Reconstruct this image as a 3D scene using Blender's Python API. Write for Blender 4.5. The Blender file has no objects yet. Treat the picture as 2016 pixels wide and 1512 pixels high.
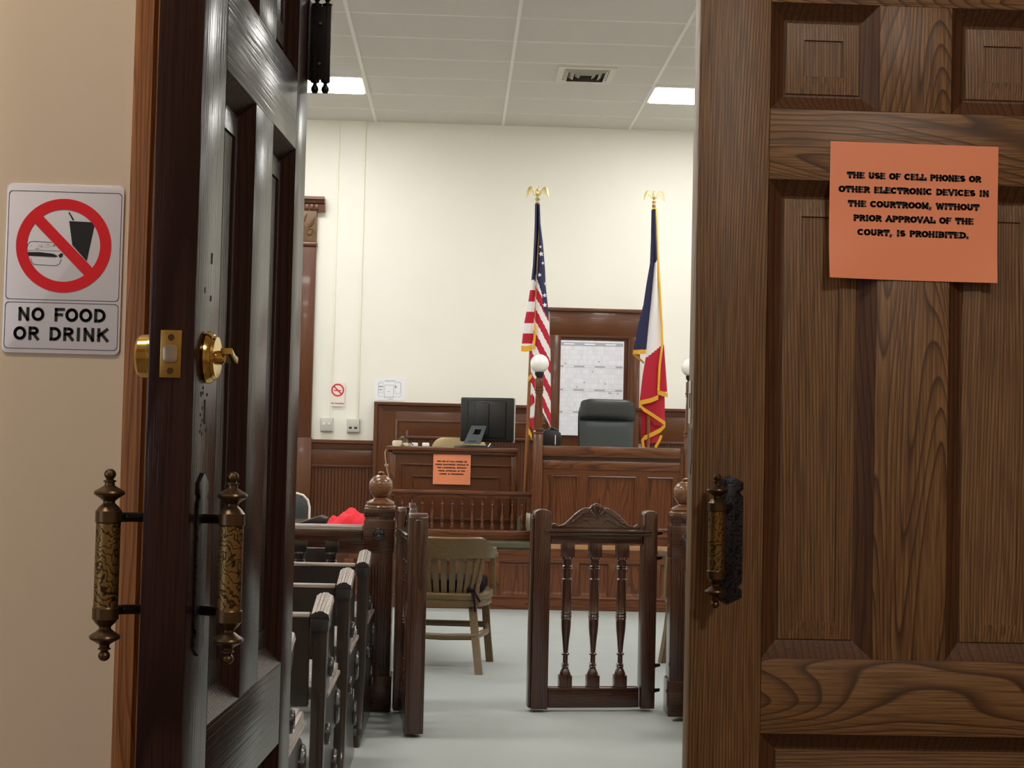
import bpy, bmesh, math, random
from mathutils import Vector, Matrix
random.seed(7)
PI = math.pi
SC = bpy.context.scene
COL = SC.collection

# ------------------------------------------------------------------ camera
F, CX, CY, ROLL, EYE = 2850.0, 1008.0, 756.0, 0.023, 1.30
YAW = math.atan(105.6 / F)
PIT = math.atan(108.5 / F * math.cos(YAW))
FWD = Vector((math.sin(YAW) * math.cos(PIT), math.cos(YAW) * math.cos(PIT), math.sin(PIT)))
_r0 = Vector((math.cos(YAW), -math.sin(YAW), 0))
_u0 = _r0.cross(FWD)
RGT = math.cos(ROLL) * _r0 + math.sin(ROLL) * _u0
UP = -math.sin(ROLL) * _r0 + math.cos(ROLL) * _u0
cam_d = bpy.data.cameras.new('camera')
cam = bpy.data.objects.new('camera', cam_d)
COL.objects.link(cam)
cam.matrix_world = Matrix(((RGT.x, UP.x, -FWD.x, 0), (RGT.y, UP.y, -FWD.y, 0), (RGT.z, UP.z, -FWD.z, EYE), (0, 0, 0, 1)))
cam_d.sensor_width = 36.0
cam_d.lens = F / 2016.0 * 36.0
cam_d.clip_start = 0.02
SC.camera = cam

# ------------------------------------------------------------------ exposure, world, daylight
SC.view_settings.view_transform = 'Standard'
SC.view_settings.look = 'None'
SC.view_settings.gamma = 1.0
SC.view_settings.use_curve_mapping = False
SC.view_settings.exposure = 0.0
W_ = bpy.data.worlds.new('world')
SC.world = W_
W_.use_nodes = True
W_.node_tree.nodes['Background'].inputs[0].default_value = (0.55, 0.70, 1.0, 1)
W_.node_tree.nodes['Background'].inputs[1].default_value = 1.0

LAMP = 22.0           # ceiling troffers of the courtroom
HALL_WARM = 70.0     # unseen lamps added to brighten the hall
HALL_DAY = 34.0       # daylight entering through the hall window


def area(name, loc, rot, sx, sy, power, color):
    l = bpy.data.lights.new(name, 'AREA')
    l.shape = 'RECTANGLE'
    l.size, l.size_y = sx, sy
    l.energy = power
    l.color = color
    o = bpy.data.objects.new(name, l)
    o.location = loc
    o.rotation_euler = rot
    COL.objects.link(o)
    return o


# daylight just outside the hall window (left hand wall of the hall)
area('hall_window_daylight', (-3.15, -0.2, 1.75), (0, -PI / 2, 0), 1.5, 1.3, HALL_DAY, (0.62, 0.78, 1.0))


def at(px, py, Y):
    """point of the plane y = Y that lies behind a pixel of the 2016 x 1512 frame"""
    d = FWD + RGT * ((px - CX) / F) - UP * ((py - CY) / F)
    return Vector((0, 0, EYE)) + d * (Y / d.y)


def rect(x0, y0, x1, y1, Y):
    my, mx = (y0 + y1) / 2, (x0 + x1) / 2
    return at(x0, my, Y).x, at(x1, my, Y).x, at(mx, y1, Y).z, at(mx, y0, Y).z


# ------------------------------------------------------------------ materials
def srgb(r, g, b):
    f = lambda c: (c / 255 / 12.92) if c / 255 <= 0.04045 else ((c / 255 + 0.055) / 1.055) ** 2.4
    return (f(r), f(g), f(b), 1)


_M = {}


def _new(name):
    m = bpy.data.materials.new(name)
    m.use_nodes = True
    nt = m.node_tree
    return m, nt, nt.nodes['Principled BSDF'], nt.nodes, nt.links


def plain(name, col, rough=0.5, metal=0.0, coat=0.0, spec=0.5, noise=0.0, nscale=40.0, bump=0.0, bscale=200.0):
    if name in _M:
        return _M[name]
    m, nt, b, N, L = _new(name)
    b.inputs['Base Color'].default_value = (*col[:3], 1)
    b.inputs['Roughness'].default_value = rough
    b.inputs['Metallic'].default_value = metal
    b.inputs['Coat Weight'].default_value = coat
    b.inputs['Coat Roughness'].default_value = 0.1
    b.inputs['Specular IOR Level'].default_value = spec
    tc = N.new('ShaderNodeTexCoord')
    if noise:
        n = N.new('ShaderNodeTexNoise')
        n.inputs['Scale'].default_value = nscale
        n.inputs['Detail'].default_value = 4
        L.new(tc.outputs['Object'], n.inputs['Vector'])
        mx = N.new('ShaderNodeMix')
        mx.data_type = 'RGBA'
        mx.inputs[6].default_value = (*[c * (1 - noise) for c in col[:3]], 1)
        mx.inputs[7].default_value = (*[min(1, c * (1 + noise)) for c in col[:3]], 1)
        L.new(n.outputs['Fac'], mx.inputs[0])
        L.new(mx.outputs[2], b.inputs['Base Color'])
    if bump:
        n2 = N.new('ShaderNodeTexNoise')
        n2.inputs['Scale'].default_value = bscale
        n2.inputs['Detail'].default_value = 3
        L.new(tc.outputs['Object'], n2.inputs['Vector'])
        bp = N.new('ShaderNodeBump')
        bp.inputs['Strength'].default_value = bump
        bp.inputs['Distance'].default_value = 0.002
        L.new(n2.outputs['Fac'], bp.inputs['Height'])
        L.new(bp.outputs[0], b.inputs['Normal'])
    _M[name] = m
    return m


def wood(kind, axis='z', bead=0.0):
    key = f'{kind}_{axis}_{bead}'
    if key in _M:
        return _M[key]
    #        dark                       light                    rings rough coat bump  across
    P = {
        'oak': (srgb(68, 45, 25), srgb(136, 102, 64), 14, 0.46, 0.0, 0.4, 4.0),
        'oak_figured': (srgb(66, 43, 24), srgb(138, 102, 64), 42, 0.46, 0.0, 0.4, 5.5),
        'ball': (srgb(92, 58, 36), srgb(122, 82, 52), 6, 0.26, 0.4, 0.08, 5.0),
        'oak_dark': (srgb(62, 38, 21), srgb(98, 64, 38), 12, 0.5, 0.0, 0.25, 5.0),
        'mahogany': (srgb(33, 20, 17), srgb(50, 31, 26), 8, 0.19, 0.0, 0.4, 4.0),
        'casing': (srgb(104, 60, 25), srgb(158, 100, 49), 10, 0.35, 0.2, 0.25, 9.0),
        'bench': (srgb(64, 31, 14), srgb(116, 65, 31), 15, 0.3, 0.2, 0.12, 4.5),
        'wain': (srgb(68, 34, 15), srgb(104, 58, 28), 8, 0.32, 0.2, 0.15, 4.0),
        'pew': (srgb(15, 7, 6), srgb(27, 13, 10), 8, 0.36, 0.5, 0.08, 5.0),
        'pew_lit_top': (srgb(106, 94, 88), srgb(172, 162, 155), 10, 0.42, 0.0, 0.1, 6.0),  # pew wood paled on upward faces: ceiling reflection put into the colour
        'gate': (srgb(46, 24, 15), srgb(70, 39, 24), 8, 0.26, 0.4, 0.03, 5.0),
        'chair': (srgb(80, 63, 36), srgb(108, 88, 54), 10, 0.35, 0.2, 0.1, 6.0),
        'pole': (srgb(120, 72, 34), srgb(150, 98, 52), 6, 0.35, 0.2, 0.1, 9.0),
    }[kind]
    dk, lt, rings, rough, coat, bump, across = P
    m, nt, b, N, L = _new(key)
    tc = N.new('ShaderNodeTexCoord')
    oi = N.new('ShaderNodeObjectInfo')
    mul = N.new('ShaderNodeVectorMath')
    mul.operation = 'SCALE'
    mul.inputs[0].default_value = (13.7, 7.3, 11.1)
    L.new(oi.outputs['Random'], mul.inputs['Scale'])
    add = N.new('ShaderNodeVectorMath')
    add.operation = 'ADD'
    L.new(tc.outputs['Object'], add.inputs[0])
    L.new(mul.outputs[0], add.inputs[1])
    i = 'xyz'.index(axis)
    s1 = [across, across, across]; s1[i] = across * 0.16
    s2 = [330.0, 330.0, 330.0]; s2[i] = 8.0
    m1 = N.new('ShaderNodeMapping'); m1.inputs['Scale'].default_value = s1
    m2 = N.new('ShaderNodeMapping'); m2.inputs['Scale'].default_value = s2
    L.new(add.outputs[0], m1.inputs['Vector']); L.new(add.outputs[0], m2.inputs['Vector'])
    n1 = N.new('ShaderNodeTexNoise'); n1.inputs['Scale'].default_value = 1.0; n1.inputs['Detail'].default_value = 1.5; n1.inputs['Distortion'].default_value = 0.3
    n2 = N.new('ShaderNodeTexNoise'); n2.inputs['Scale'].default_value = 1.0; n2.inputs['Detail'].default_value = 3
    L.new(m1.outputs[0], n1.inputs['Vector']); L.new(m2.outputs[0], n2.inputs['Vector'])
    t = N.new('ShaderNodeMath'); t.operation = 'MULTIPLY'; t.inputs[1].default_value = rings
    L.new(n1.outputs['Fac'], t.inputs[0])
    sg = N.new('ShaderNodeSeparateXYZ'); L.new(add.outputs[0], sg.inputs[0])
    lin = N.new('ShaderNodeMath'); lin.operation = 'MULTIPLY'; lin.inputs[1].default_value = {'oak': 190.0, 'oak_figured': 45.0, 'bench': 26.0}.get(kind, 85.0)
    L.new(sg.outputs['Z' if axis == 'x' else 'X'], lin.inputs[0])
    ad = N.new('ShaderNodeMath'); ad.operation = 'ADD'
    L.new(t.outputs[0], ad.inputs[0]); L.new(lin.outputs[0], ad.inputs[1])
    t = ad
    fr = N.new('ShaderNodeMath'); fr.operation = 'FRACT'
    L.new(t.outputs[0], fr.inputs[0])
    rp = N.new('ShaderNodeValToRGB')
    rp.color_ramp.elements[0].position = 0.0; rp.color_ramp.elements[0].color = (0.0, 0.0, 0.0, 1)
    rp.color_ramp.elements[1].position = 0.30; rp.color_ramp.elements[1].color = (0.75, 0.75, 0.75, 1)
    e = rp.color_ramp.elements.new(0.92); e.color = (1, 1, 1, 1)
    e = rp.color_ramp.elements.new(1.0); e.color = (0.1, 0.1, 0.1, 1)
    L.new(fr.outputs[0], rp.inputs['Fac'])
    rp2 = N.new('ShaderNodeValToRGB')
    rp2.color_ramp.elements[0].position = 0.33; rp2.color_ramp.elements[0].color = (0.25, 0.25, 0.25, 1)
    rp2.color_ramp.elements[1].position = 0.58; rp2.color_ramp.elements[1].color = (1, 1, 1, 1)
    L.new(n2.outputs['Fac'], rp2.inputs['Fac'])
    fm = N.new('ShaderNodeMath'); fm.operation = 'MULTIPLY'
    L.new(rp.outputs['Color'], fm.inputs[0]); L.new(rp2.outputs['Color'], fm.inputs[1])
    mx = N.new('ShaderNodeMix'); mx.data_type = 'RGBA'
    mx.inputs[6].default_value = dk; mx.inputs[7].default_value = lt
    L.new(fm.outputs[0], mx.inputs[0])
    out = mx.outputs[2]
    height = fm.outputs[0]
    if bead:
        sx = N.new('ShaderNodeSeparateXYZ')
        L.new(tc.outputs['Object'], sx.inputs[0])
        d = N.new('ShaderNodeMath'); d.operation = 'DIVIDE'; d.inputs[1].default_value = bead
        L.new(sx.outputs['X'], d.inputs[0])
        f2 = N.new('ShaderNodeMath'); f2.operation = 'FRACT'
        L.new(d.outputs[0], f2.inputs[0])
        r3 = N.new('ShaderNodeValToRGB')
        r3.color_ramp.elements[0].position = 0.0; r3.color_ramp.elements[0].color = (0.1, 0.1, 0.1, 1)
        r3.color_ramp.elements[1].position = 0.16; r3.color_ramp.elements[1].color = (1, 1, 1, 1)
        e = r3.color_ramp.elements.new(0.84); e.color = (1, 1, 1, 1)
        e = r3.color_ramp.elements.new(1.0); e.color = (0.1, 0.1, 0.1, 1)
        L.new(f2.outputs[0], r3.inputs['Fac'])
        height = r3.outputs['Color']
        bump = 1.0
        fm2 = N.new('ShaderNodeMix'); fm2.data_type = 'RGBA'
        fm2.inputs[6].default_value = (*[c * .35 for c in dk[:3]], 1)
        L.new(r3.outputs['Color'], fm2.inputs[0]); L.new(mx.outputs[2], fm2.inputs[7])
        out = fm2.outputs[2]
    L.new(out, b.inputs['Base Color'])
    b.inputs['Roughness'].default_value = rough
    b.inputs['Coat Weight'].default_value = coat
    b.inputs['Coat Roughness'].default_value = 0.08
    bp = N.new('ShaderNodeBump'); bp.inputs['Strength'].default_value = bump
    bp.inputs['Distance'].default_value = 0.004 if bead else 0.0006
    L.new(height, bp.inputs['Height']); L.new(bp.outputs[0], b.inputs['Normal'])
    if kind == 'mahogany':
        b.inputs['IOR'].default_value = 1.22
        L.new(bp.outputs[0], b.inputs['Coat Normal'])
    _M[key] = m
    return m


def emit(name, col, strength):
    m, nt, b, N, L = _new(name)
    b.inputs['Base Color'].default_value = (0.9, 0.9, 0.9, 1)
    b.inputs['Emission Color'].default_value = (*col, 1)
    b.inputs['Emission Strength'].default_value = strength
    return m


def engraved(name, col, dark, scale):
    """old cast brass with a chased pattern whose hollows have gone dark"""
    m, nt, b, N, L = _new(name)
    tc = N.new('ShaderNodeTexCoord')
    w = N.new('ShaderNodeTexWave'); w.wave_type = 'BANDS'; w.bands_direction = 'DIAGONAL'
    w.inputs['Scale'].default_value = scale; w.inputs['Distortion'].default_value = 14; w.inputs['Detail'].default_value = 2
    w.inputs['Detail Scale'].default_value = 1.6
    L.new(tc.outputs['Object'], w.inputs['Vector'])
    r = N.new('ShaderNodeValToRGB')
    r.color_ramp.elements[0].position = 0.06; r.color_ramp.elements[0].color = dark
    r.color_ramp.elements[1].position = 0.30; r.color_ramp.elements[1].color = col
    L.new(w.outputs['Fac'], r.inputs['Fac'])
    L.new(r.outputs['Color'], b.inputs['Base Color'])
    b.inputs['Metallic'].default_value = 0.85
    b.inputs['Roughness'].default_value = 0.42
    bp = N.new('ShaderNodeBump'); bp.inputs['Strength'].default_value = 0.7; bp.inputs['Distance'].default_value = 0.0012
    L.new(r.outputs['Color'], bp.inputs['Height']); L.new(bp.outputs[0], b.inputs['Normal'])
    return m


def carpet_mat(name, c0, c1):
    m, nt, b, N, L = _new(name)
    tc = N.new('ShaderNodeTexCoord')
    n1 = N.new('ShaderNodeTexNoise'); n1.inputs['Scale'].default_value = 260; n1.inputs['Detail'].default_value = 2
    n2 = N.new('ShaderNodeTexNoise'); n2.inputs['Scale'].default_value = 1.7; n2.inputs['Detail'].default_value = 3
    L.new(tc.outputs['Object'], n1.inputs['Vector']); L.new(tc.outputs['Object'], n2.inputs['Vector'])
    a = N.new('ShaderNodeMath'); a.operation = 'MULTIPLY_ADD'; a.inputs[1].default_value = 0.55
    L.new(n1.outputs['Fac'], a.inputs[0])
    h = N.new('ShaderNodeMath'); h.operation = 'MULTIPLY'; h.inputs[1].default_value = 0.45
    L.new(n2.outputs['Fac'], h.inputs[0]); L.new(h.outputs[0], a.inputs[2])
    mx = N.new('ShaderNodeMix'); mx.data_type = 'RGBA'
    mx.inputs[6].default_value = c0; mx.inputs[7].default_value = c1
    L.new(a.outputs[0], mx.inputs[0]); L.new(mx.outputs[2], b.inputs['Base Color'])
    b.inputs['Roughness'].default_value = 0.95
    b.inputs['Specular IOR Level'].default_value = 0.1
    bp = N.new('ShaderNodeBump'); bp.inputs['Strength'].default_value = 0.5; bp.inputs['Distance'].default_value = 0.004
    L.new(n1.outputs['Fac'], bp.inputs['Height']); L.new(bp.outputs[0], b.inputs['Normal'])
    return m


WALL = plain('wall_paint', srgb(242, 241, 232), 0.75, noise=0.02, nscale=3, bump=0.08, bscale=120)
HALLWALL = plain('hall_paint', srgb(216, 196, 166), 0.7, noise=0.02, nscale=3, bump=0.1, bscale=140)
CEIL = plain('acoustic_tile', srgb(216, 212, 206), 0.9, noise=0.05, nscale=180, bump=0.25, bscale=260)
TEE = plain('ceiling_tee_white', srgb(240, 238, 232), 0.6)
BRASS = plain('polished_brass', srgb(204, 172, 98), 0.16, metal=1.0)
EAGLE = plain('pale_brass', srgb(236, 222, 168), 0.28, metal=0.85)
BRASSDULL = plain('worn_brass', srgb(160, 124, 62), 0.38, metal=0.9, noise=0.15, nscale=300)
BRONZE = engraved('chased_brass', srgb(126, 100, 58), srgb(54, 40, 25), 46)
BRONZEDK = plain('dark_bronze', srgb(84, 66, 44), 0.35, metal=0.8, noise=0.2, nscale=80)
IRON = plain('dark_iron', srgb(34, 32, 32), 0.38, metal=0.6, noise=0.15, nscale=90)
IRONCH = engraved('chased_iron', srgb(52, 52, 58), srgb(24, 24, 27), 42)
BLACK = plain('black_ink', srgb(16, 15, 16), 0.5)
BLACKPL = plain('black_plastic', srgb(24, 26, 28), 0.4)
GREYPL = plain('grey_plastic', srgb(58, 66, 68), 0.45)
WHITEPL = plain('white_plastic', srgb(250, 250, 248), 0.4)
CREAM = plain('cream_plastic', srgb(240, 232, 200), 0.5)
RED = plain('sign_red', srgb(232, 22, 34), 0.4)
SIGNW = plain('sign_white', srgb(236, 232, 232), 0.3, coat=0.3)
ORANGE = plain('orange_laminated_paper', srgb(246, 150, 108), 0.35, coat=0.9)
PAPER = plain('white_paper', srgb(244, 246, 252), 0.6)
GLOBE = plain('opal_glass', srgb(252, 253, 250), 0.18, coat=0.6)
LEATHER = plain('black_leather', srgb(38, 44, 44), 0.36, noise=0.1, nscale=40, bump=0.25, bscale=160)
PLATE = plain('steel_plate', srgb(196, 196, 190), 0.4, metal=0.15)
CARPET = carpet_mat('grey_carpet', srgb(144, 149, 147), srgb(180, 184, 181))
CARPET2 = carpet_mat('platform_carpet', srgb(150, 152, 146), srgb(196, 198, 190))
DARKSTONE = plain('dark_green_nosing', srgb(78, 74, 56), 0.5, noise=0.15, nscale=25)


# ------------------------------------------------------------------ mesh helpers
class MB:
    def __init__(self):
        self.bm = bmesh.new()
        self.mi = 0

    def _faces(self, fs):
        for f in fs:
            f.material_index = self.mi
        return fs

    def box(self, x0, x1, y0, y1, z0, z1, bev=0.0, seg=2, only=None):
        bm = self.bm
        v = [bm.verts.new(p) for p in ((x0, y0, z0), (x1, y0, z0), (x1, y1, z0), (x0, y1, z0), (x0, y0, z1), (x1, y0, z1), (x1, y1, z1), (x0, y1, z1))]
        fs = [bm.faces.new([v[i] for i in q]) for q in ((3, 2, 1, 0), (4, 5, 6, 7), (0, 1, 5, 4), (1, 2, 6, 5), (2, 3, 7, 6), (3, 0, 4, 7))]
        self._faces(fs)
        if bev > 0:
            es = list({e for f in fs for e in f.edges})
            r = bmesh.ops.bevel(bm, geom=es, offset=bev, segments=seg, affect='EDGES', profile=0.5)
            self._faces(r['faces'])
        return self

    def lathe(self, prof, c=(0, 0, 0), axis='z', n=24, flip=1):
        bm = self.bm
        c = Vector(c)
        ax = {'x': (Vector((0, 1, 0)), Vector((0, 0, 1)), Vector((1, 0, 0))), 'y': (Vector((0, 0, 1)), Vector((1, 0, 0)), Vector((0, 1, 0))), 'z': (Vector((1, 0, 0)), Vector((0, 1, 0)), Vector((0, 0, 1)))}[axis]
        rings = []
        for r, h in prof:
            if r < 1e-6:
                rings.append([bm.verts.new(c + ax[2] * h)])
            else:
                rings.append([bm.verts.new(c + ax[2] * h + ax[0] * (r * math.cos(2 * PI * k / n)) + ax[1] * (r * math.sin(2 * PI * k / n))) for k in range(n)])
        fs = []
        for a, b in zip(rings, rings[1:]):
            for k in range(n):
                j = (k + 1) % n
                if len(a) == 1 and len(b) == 1:
                    continue
                if len(a) == 1:
                    q = [a[0], b[j], b[k]]
                elif len(b) == 1:
                    q = [a[k], a[j], b[0]]
                else:
                    q = [a[k], a[j], b[j], b[k]]
                fs.append(bm.faces.new(q))
        for rg, rev in ((rings[0], True), (rings[-1], False)):
            if len(rg) > 2:
                fs.append(bm.faces.new(list(reversed(rg)) if rev else rg))
        self._faces(fs)
        return self

    def tube(self, pts, r, n=10, cap=True, squash=None):
        bm = self.bm
        pts = [Vector(p) for p in pts]
        rs = r if isinstance(r, (list, tuple)) else [r] * len(pts)
        rings = []
        prev = None
        for i, p in enumerate(pts):
            t = (pts[min(i + 1, len(pts) - 1)] - pts[max(i - 1, 0)]).normalized()
            if prev is None:
                a = Vector((0, 0, 1)) if abs(t.z) < 0.9 else Vector((1, 0, 0))
                u = t.cross(a).normalized()
            else:
                u = (prev - t * prev.dot(t)).normalized()
            prev = u
            w = t.cross(u)
            sq = squash or (1, 1)
            rings.append([bm.verts.new(p + u * (rs[i] * sq[0] * math.cos(2 * PI * k / n)) + w * (rs[i] * sq[1] * math.sin(2 * PI * k / n))) for k in range(n)])
        fs = []
        for a, b in zip(rings, rings[1:]):
            for k in range(n):
                j = (k + 1) % n
                fs.append(bm.faces.new((a[k], a[j], b[j], b[k])))
        if cap:
            fs.append(bm.faces.new(list(reversed(rings[0]))))
            fs.append(bm.faces.new(rings[-1]))
        self._faces(fs)
        return self

    def prism(self, pts, plane, d0, d1, bev=0.0):
        """extrude a 2-D outline; plane 'xz' -> depth y, 'yz' -> depth x, 'xy' -> depth z"""
        bm = self.bm
        f3 = {'xz': lambda a, b, d: (a, d, b), 'yz': lambda a, b, d: (d, a, b), 'xy': lambda a, b, d: (a, b, d)}[plane]
        A = [bm.verts.new(f3(a, b, d0)) for a, b in pts]
        B = [bm.verts.new(f3(a, b, d1)) for a, b in pts]
        fs = [bm.faces.new(A), bm.faces.new(list(reversed(B)))]
        n = len(pts)
        for k in range(n):
            j = (k + 1) % n
            fs.append(bm.faces.new((A[k], B[k], B[j], A[j])))
        self._faces(fs)
        bmesh.ops.recalc_face_normals(bm, faces=fs)
        if bev > 0:
            es = [e for f in fs[:2] for e in f.edges]
            r = bmesh.ops.bevel(bm, geom=list(set(es)), offset=bev, segments=2, affect='EDGES', profile=0.5)
            self._faces(r['faces'])
        return self

    def relief(self, x0, x1, z0, z1, y, prof, sgn=-1, fill=True):
        """nested rectangles facing sgn*y: prof = [(inset, depth into the surface)]"""
        bm = self.bm
        rings = []
        for ins, dep in prof:
            yy = y - sgn * dep
            rings.append([bm.verts.new(p) for p in ((x0 + ins, yy, z0 + ins), (x1 - ins, yy, z0 + ins), (x1 - ins, yy, z1 - ins), (x0 + ins, yy, z1 - ins))])
        fs = []
        for a, b in zip(rings, rings[1:]):
            for k in range(4):
                j = (k + 1) % 4
                q = (a[k], a[j], b[j], b[k])
                fs.append(bm.faces.new(q if sgn < 0 else tuple(reversed(q))))
        if fill:
            fs.append(bm.faces.new(rings[-1] if sgn < 0 else list(reversed(rings[-1]))))
        self._faces(fs)
        return self

    def poly(self, pts):
        f = self.bm.faces.new([self.bm.verts.new(p) for p in pts])
        self._faces([f])
        return self

    def grid(self, rows, close=False):
        """rows of points -> quads"""
        bm = self.bm
        R = [[bm.verts.new(p) for p in r] for r in rows]
        fs = []
        for a, b in zip(R, R[1:]):
            m = len(a)
            for k in range(m if close else m - 1):
                j = (k + 1) % m
                fs.append(bm.faces.new((a[k], a[j], b[j], b[k])))
        self._faces(fs)
        return self

    def build(self, name, mat, parent=None, smooth=True, angle=35, loc=None):
        me = bpy.data.meshes.new(name)
        self.bm.to_mesh(me)
        self.bm.free()
        for mm in (mat if isinstance(mat, (list, tuple)) else [mat]):
            me.materials.append(mm)
        if smooth:
            me.polygons.foreach_set('use_smooth', [True] * len(me.polygons))
            me.set_sharp_from_angle(angle=math.radians(angle))
        o = bpy.data.objects.new(name, me)
        COL.objects.link(o)
        if parent:
            o.parent = parent
        if loc is not None:
            o.location = loc
        return o


def tag(o, label, cat, group=None, kind=None):
    o['label'] = label
    o['category'] = cat
    if group:
        o['group'] = group
    if kind:
        o['kind'] = kind
    return o


def thing(name, label, cat, loc=(0, 0, 0), rz=0.0, group=None, kind=None):
    o = bpy.data.objects.new(name, None)
    o.empty_display_size = 0.05
    COL.objects.link(o)
    o.location = loc
    o.rotation_euler = (0, 0, rz)
    return tag(o, label, cat, group, kind)


def struct(o, label=None, cat=None):
    o['kind'] = 'structure'
    if label:
        o['label'] = label
        o['category'] = cat
    return o


def children(o):
    return [c for c in bpy.data.objects if c.parent == o]


def dup(root, loc, rz=None, label=None, group=None):
    r = root.copy()
    COL.objects.link(r)
    r.location = loc
    if rz is not None:
        r.rotation_euler = (0, 0, rz)
    if label:
        r['label'] = label
    if group:
        r['group'] = group
    for ch in children(root):
        c = ch.copy()
        COL.objects.link(c)
        c.parent = r
        for g in children(ch):
            d = g.copy()
            COL.objects.link(d)
            d.parent = c
    return r


def arc(cx, cy, r, a0, a1, n=10, ry=None):
    ry = r if ry is None else ry
    return [(cx + r * math.cos(math.radians(a0 + (a1 - a0) * k / n)), cy + ry * math.sin(math.radians(a0 + (a1 - a0) * k / n))) for k in range(n + 1)]


# ------------------------------------------------------------------ lettering drawn as strokes (cap height 1)
_o = lambda cx, w: arc(cx, 0.5, w / 2, 90, 450, 24, 0.5)
GLY = {  # width, strokes, serifs (x, level 0/1, half width)
    'A': (.92, [[(.08, 0), (.46, 1)], [(.46, 1), (.84, 0)], [(.2, .3), (.72, .3)]], [(.1, 0, .17), (.82, 0, .17)]),
    'B': (.82, [[(.16, 0), (.16, 1)], [(.16, 1), (.45, 1)] + arc(.45, .76, .24, 90, -90, 8) + [(.16, .52)], [(.45, .52)] + arc(.45, .26, .28, 90, -90, 8, .26) + [(.16, 0)]], [(.14, 0, .14), (.14, 1, .14)]),
    'C': (.86, [arc(.44, .5, .36, 42, 318, 20, .5)], []),
    'D': (.88, [[(.16, 0), (.16, 1)], [(.16, 1), (.4, 1)] + arc(.4, .5, .38, 90, -90, 12, .5) + [(.16, 0)]], [(.14, 0, .14), (.14, 1, .14)]),
    'E': (.78, [[(.16, 0), (.16, 1)], [(.16, 1), (.68, 1)], [(.16, .52), (.56, .52)], [(.16, 0), (.7, 0)]], [(.14, 0, .14), (.14, 1, .14)]),
    'F': (.74, [[(.16, 0), (.16, 1)], [(.16, 1), (.68, 1)], [(.16, .5), (.56, .5)]], [(.16, 0, .18), (.14, 1, .14)]),
    'H': (.92, [[(.18, 0), (.18, 1)], [(.74, 0), (.74, 1)], [(.18, .5), (.74, .5)]], [(.18, 0, .17), (.18, 1, .17), (.74, 0, .17), (.74, 1, .17)]),
    'I': (.42, [[(.21, 0), (.21, 1)]], [(.21, 0, .18), (.21, 1, .18)]),
    'K': (.86, [[(.16, 0), (.16, 1)], [(.74, 1), (.18, .42)], [(.36, .6), (.78, 0)]], [(.16, 0, .16)]),
    'L': (.74, [[(.18, 0), (.18, 1)], [(.18, 0), (.68, 0)], [(.68, 0), (.68, .28)]], [(.18, 1, .18)]),
    'M': (1.05, [[(.18, 0), (.18, 1)], [(.18, 1), (.52, .2)], [(.52, .2), (.86, 1)], [(.86, 1), (.86, 0)]], [(.16, 0, .15), (.88, 0, .15)]),
    'N': (.92, [[(.18, 0), (.18, 1)], [(.18, 1), (.74, 0)], [(.74, 0), (.74, 1)]], [(.18, 0, .16), (.74, 1, .16)]),
    'O': (.92, [arc(.46, .5, .36, 90, 450, 24, .5)], []),
    'P': (.8, [[(.18, 0), (.18, 1)], [(.18, 1), (.46, 1)] + arc(.46, .74, .26, 90, -90, 8) + [(.18, .48)]], [(.18, 0, .18), (.14, 1, .14)]),
    'R': (.86, [[(.18, 0), (.18, 1)], [(.18, 1), (.46, 1)] + arc(.46, .75, .25, 90, -90, 8) + [(.18, .5)], [(.42, .5), (.74, 0)]], [(.18, 0, .17), (.14, 1, .14), (.76, 0, .12)]),
    'S': (.76, [arc(.38, .74, .26, 30, 270, 12) + arc(.38, .26, .28, 90, -150, 12, .24)], []),
    'T': (.84, [[(.42, 0), (.42, 1)], [(.1, 1), (.74, 1)], [(.1, 1), (.1, .76)], [(.74, 1), (.74, .76)]], [(.42, 0, .18)]),
    'U': (.9, [[(.18, 1), (.18, .36)] + arc(.45, .34, .27, 180, 360, 12, .34) + [(.72, 1)]], [(.18, 1, .16), (.72, 1, .16)]),
    'V': (.88, [[(.1, 1), (.44, 0)], [(.44, 0), (.78, 1)]], [(.12, 1, .16), (.76, 1, .16)]),
    'W': (1.2, [[(.1, 1), (.34, 0)], [(.34, 0), (.6, .9)], [(.6, .9), (.86, 0)], [(.86, 0), (1.1, 1)]], [(.14, 1, .15), (1.06, 1, .15)]),
    ',': (.36, [[(.18, .06), (.1, -.2)]], []),
    '.': (.36, [[(.16, -.06), (.16, .1)]], []),
    ' ': (.5, [], []),
}


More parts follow.
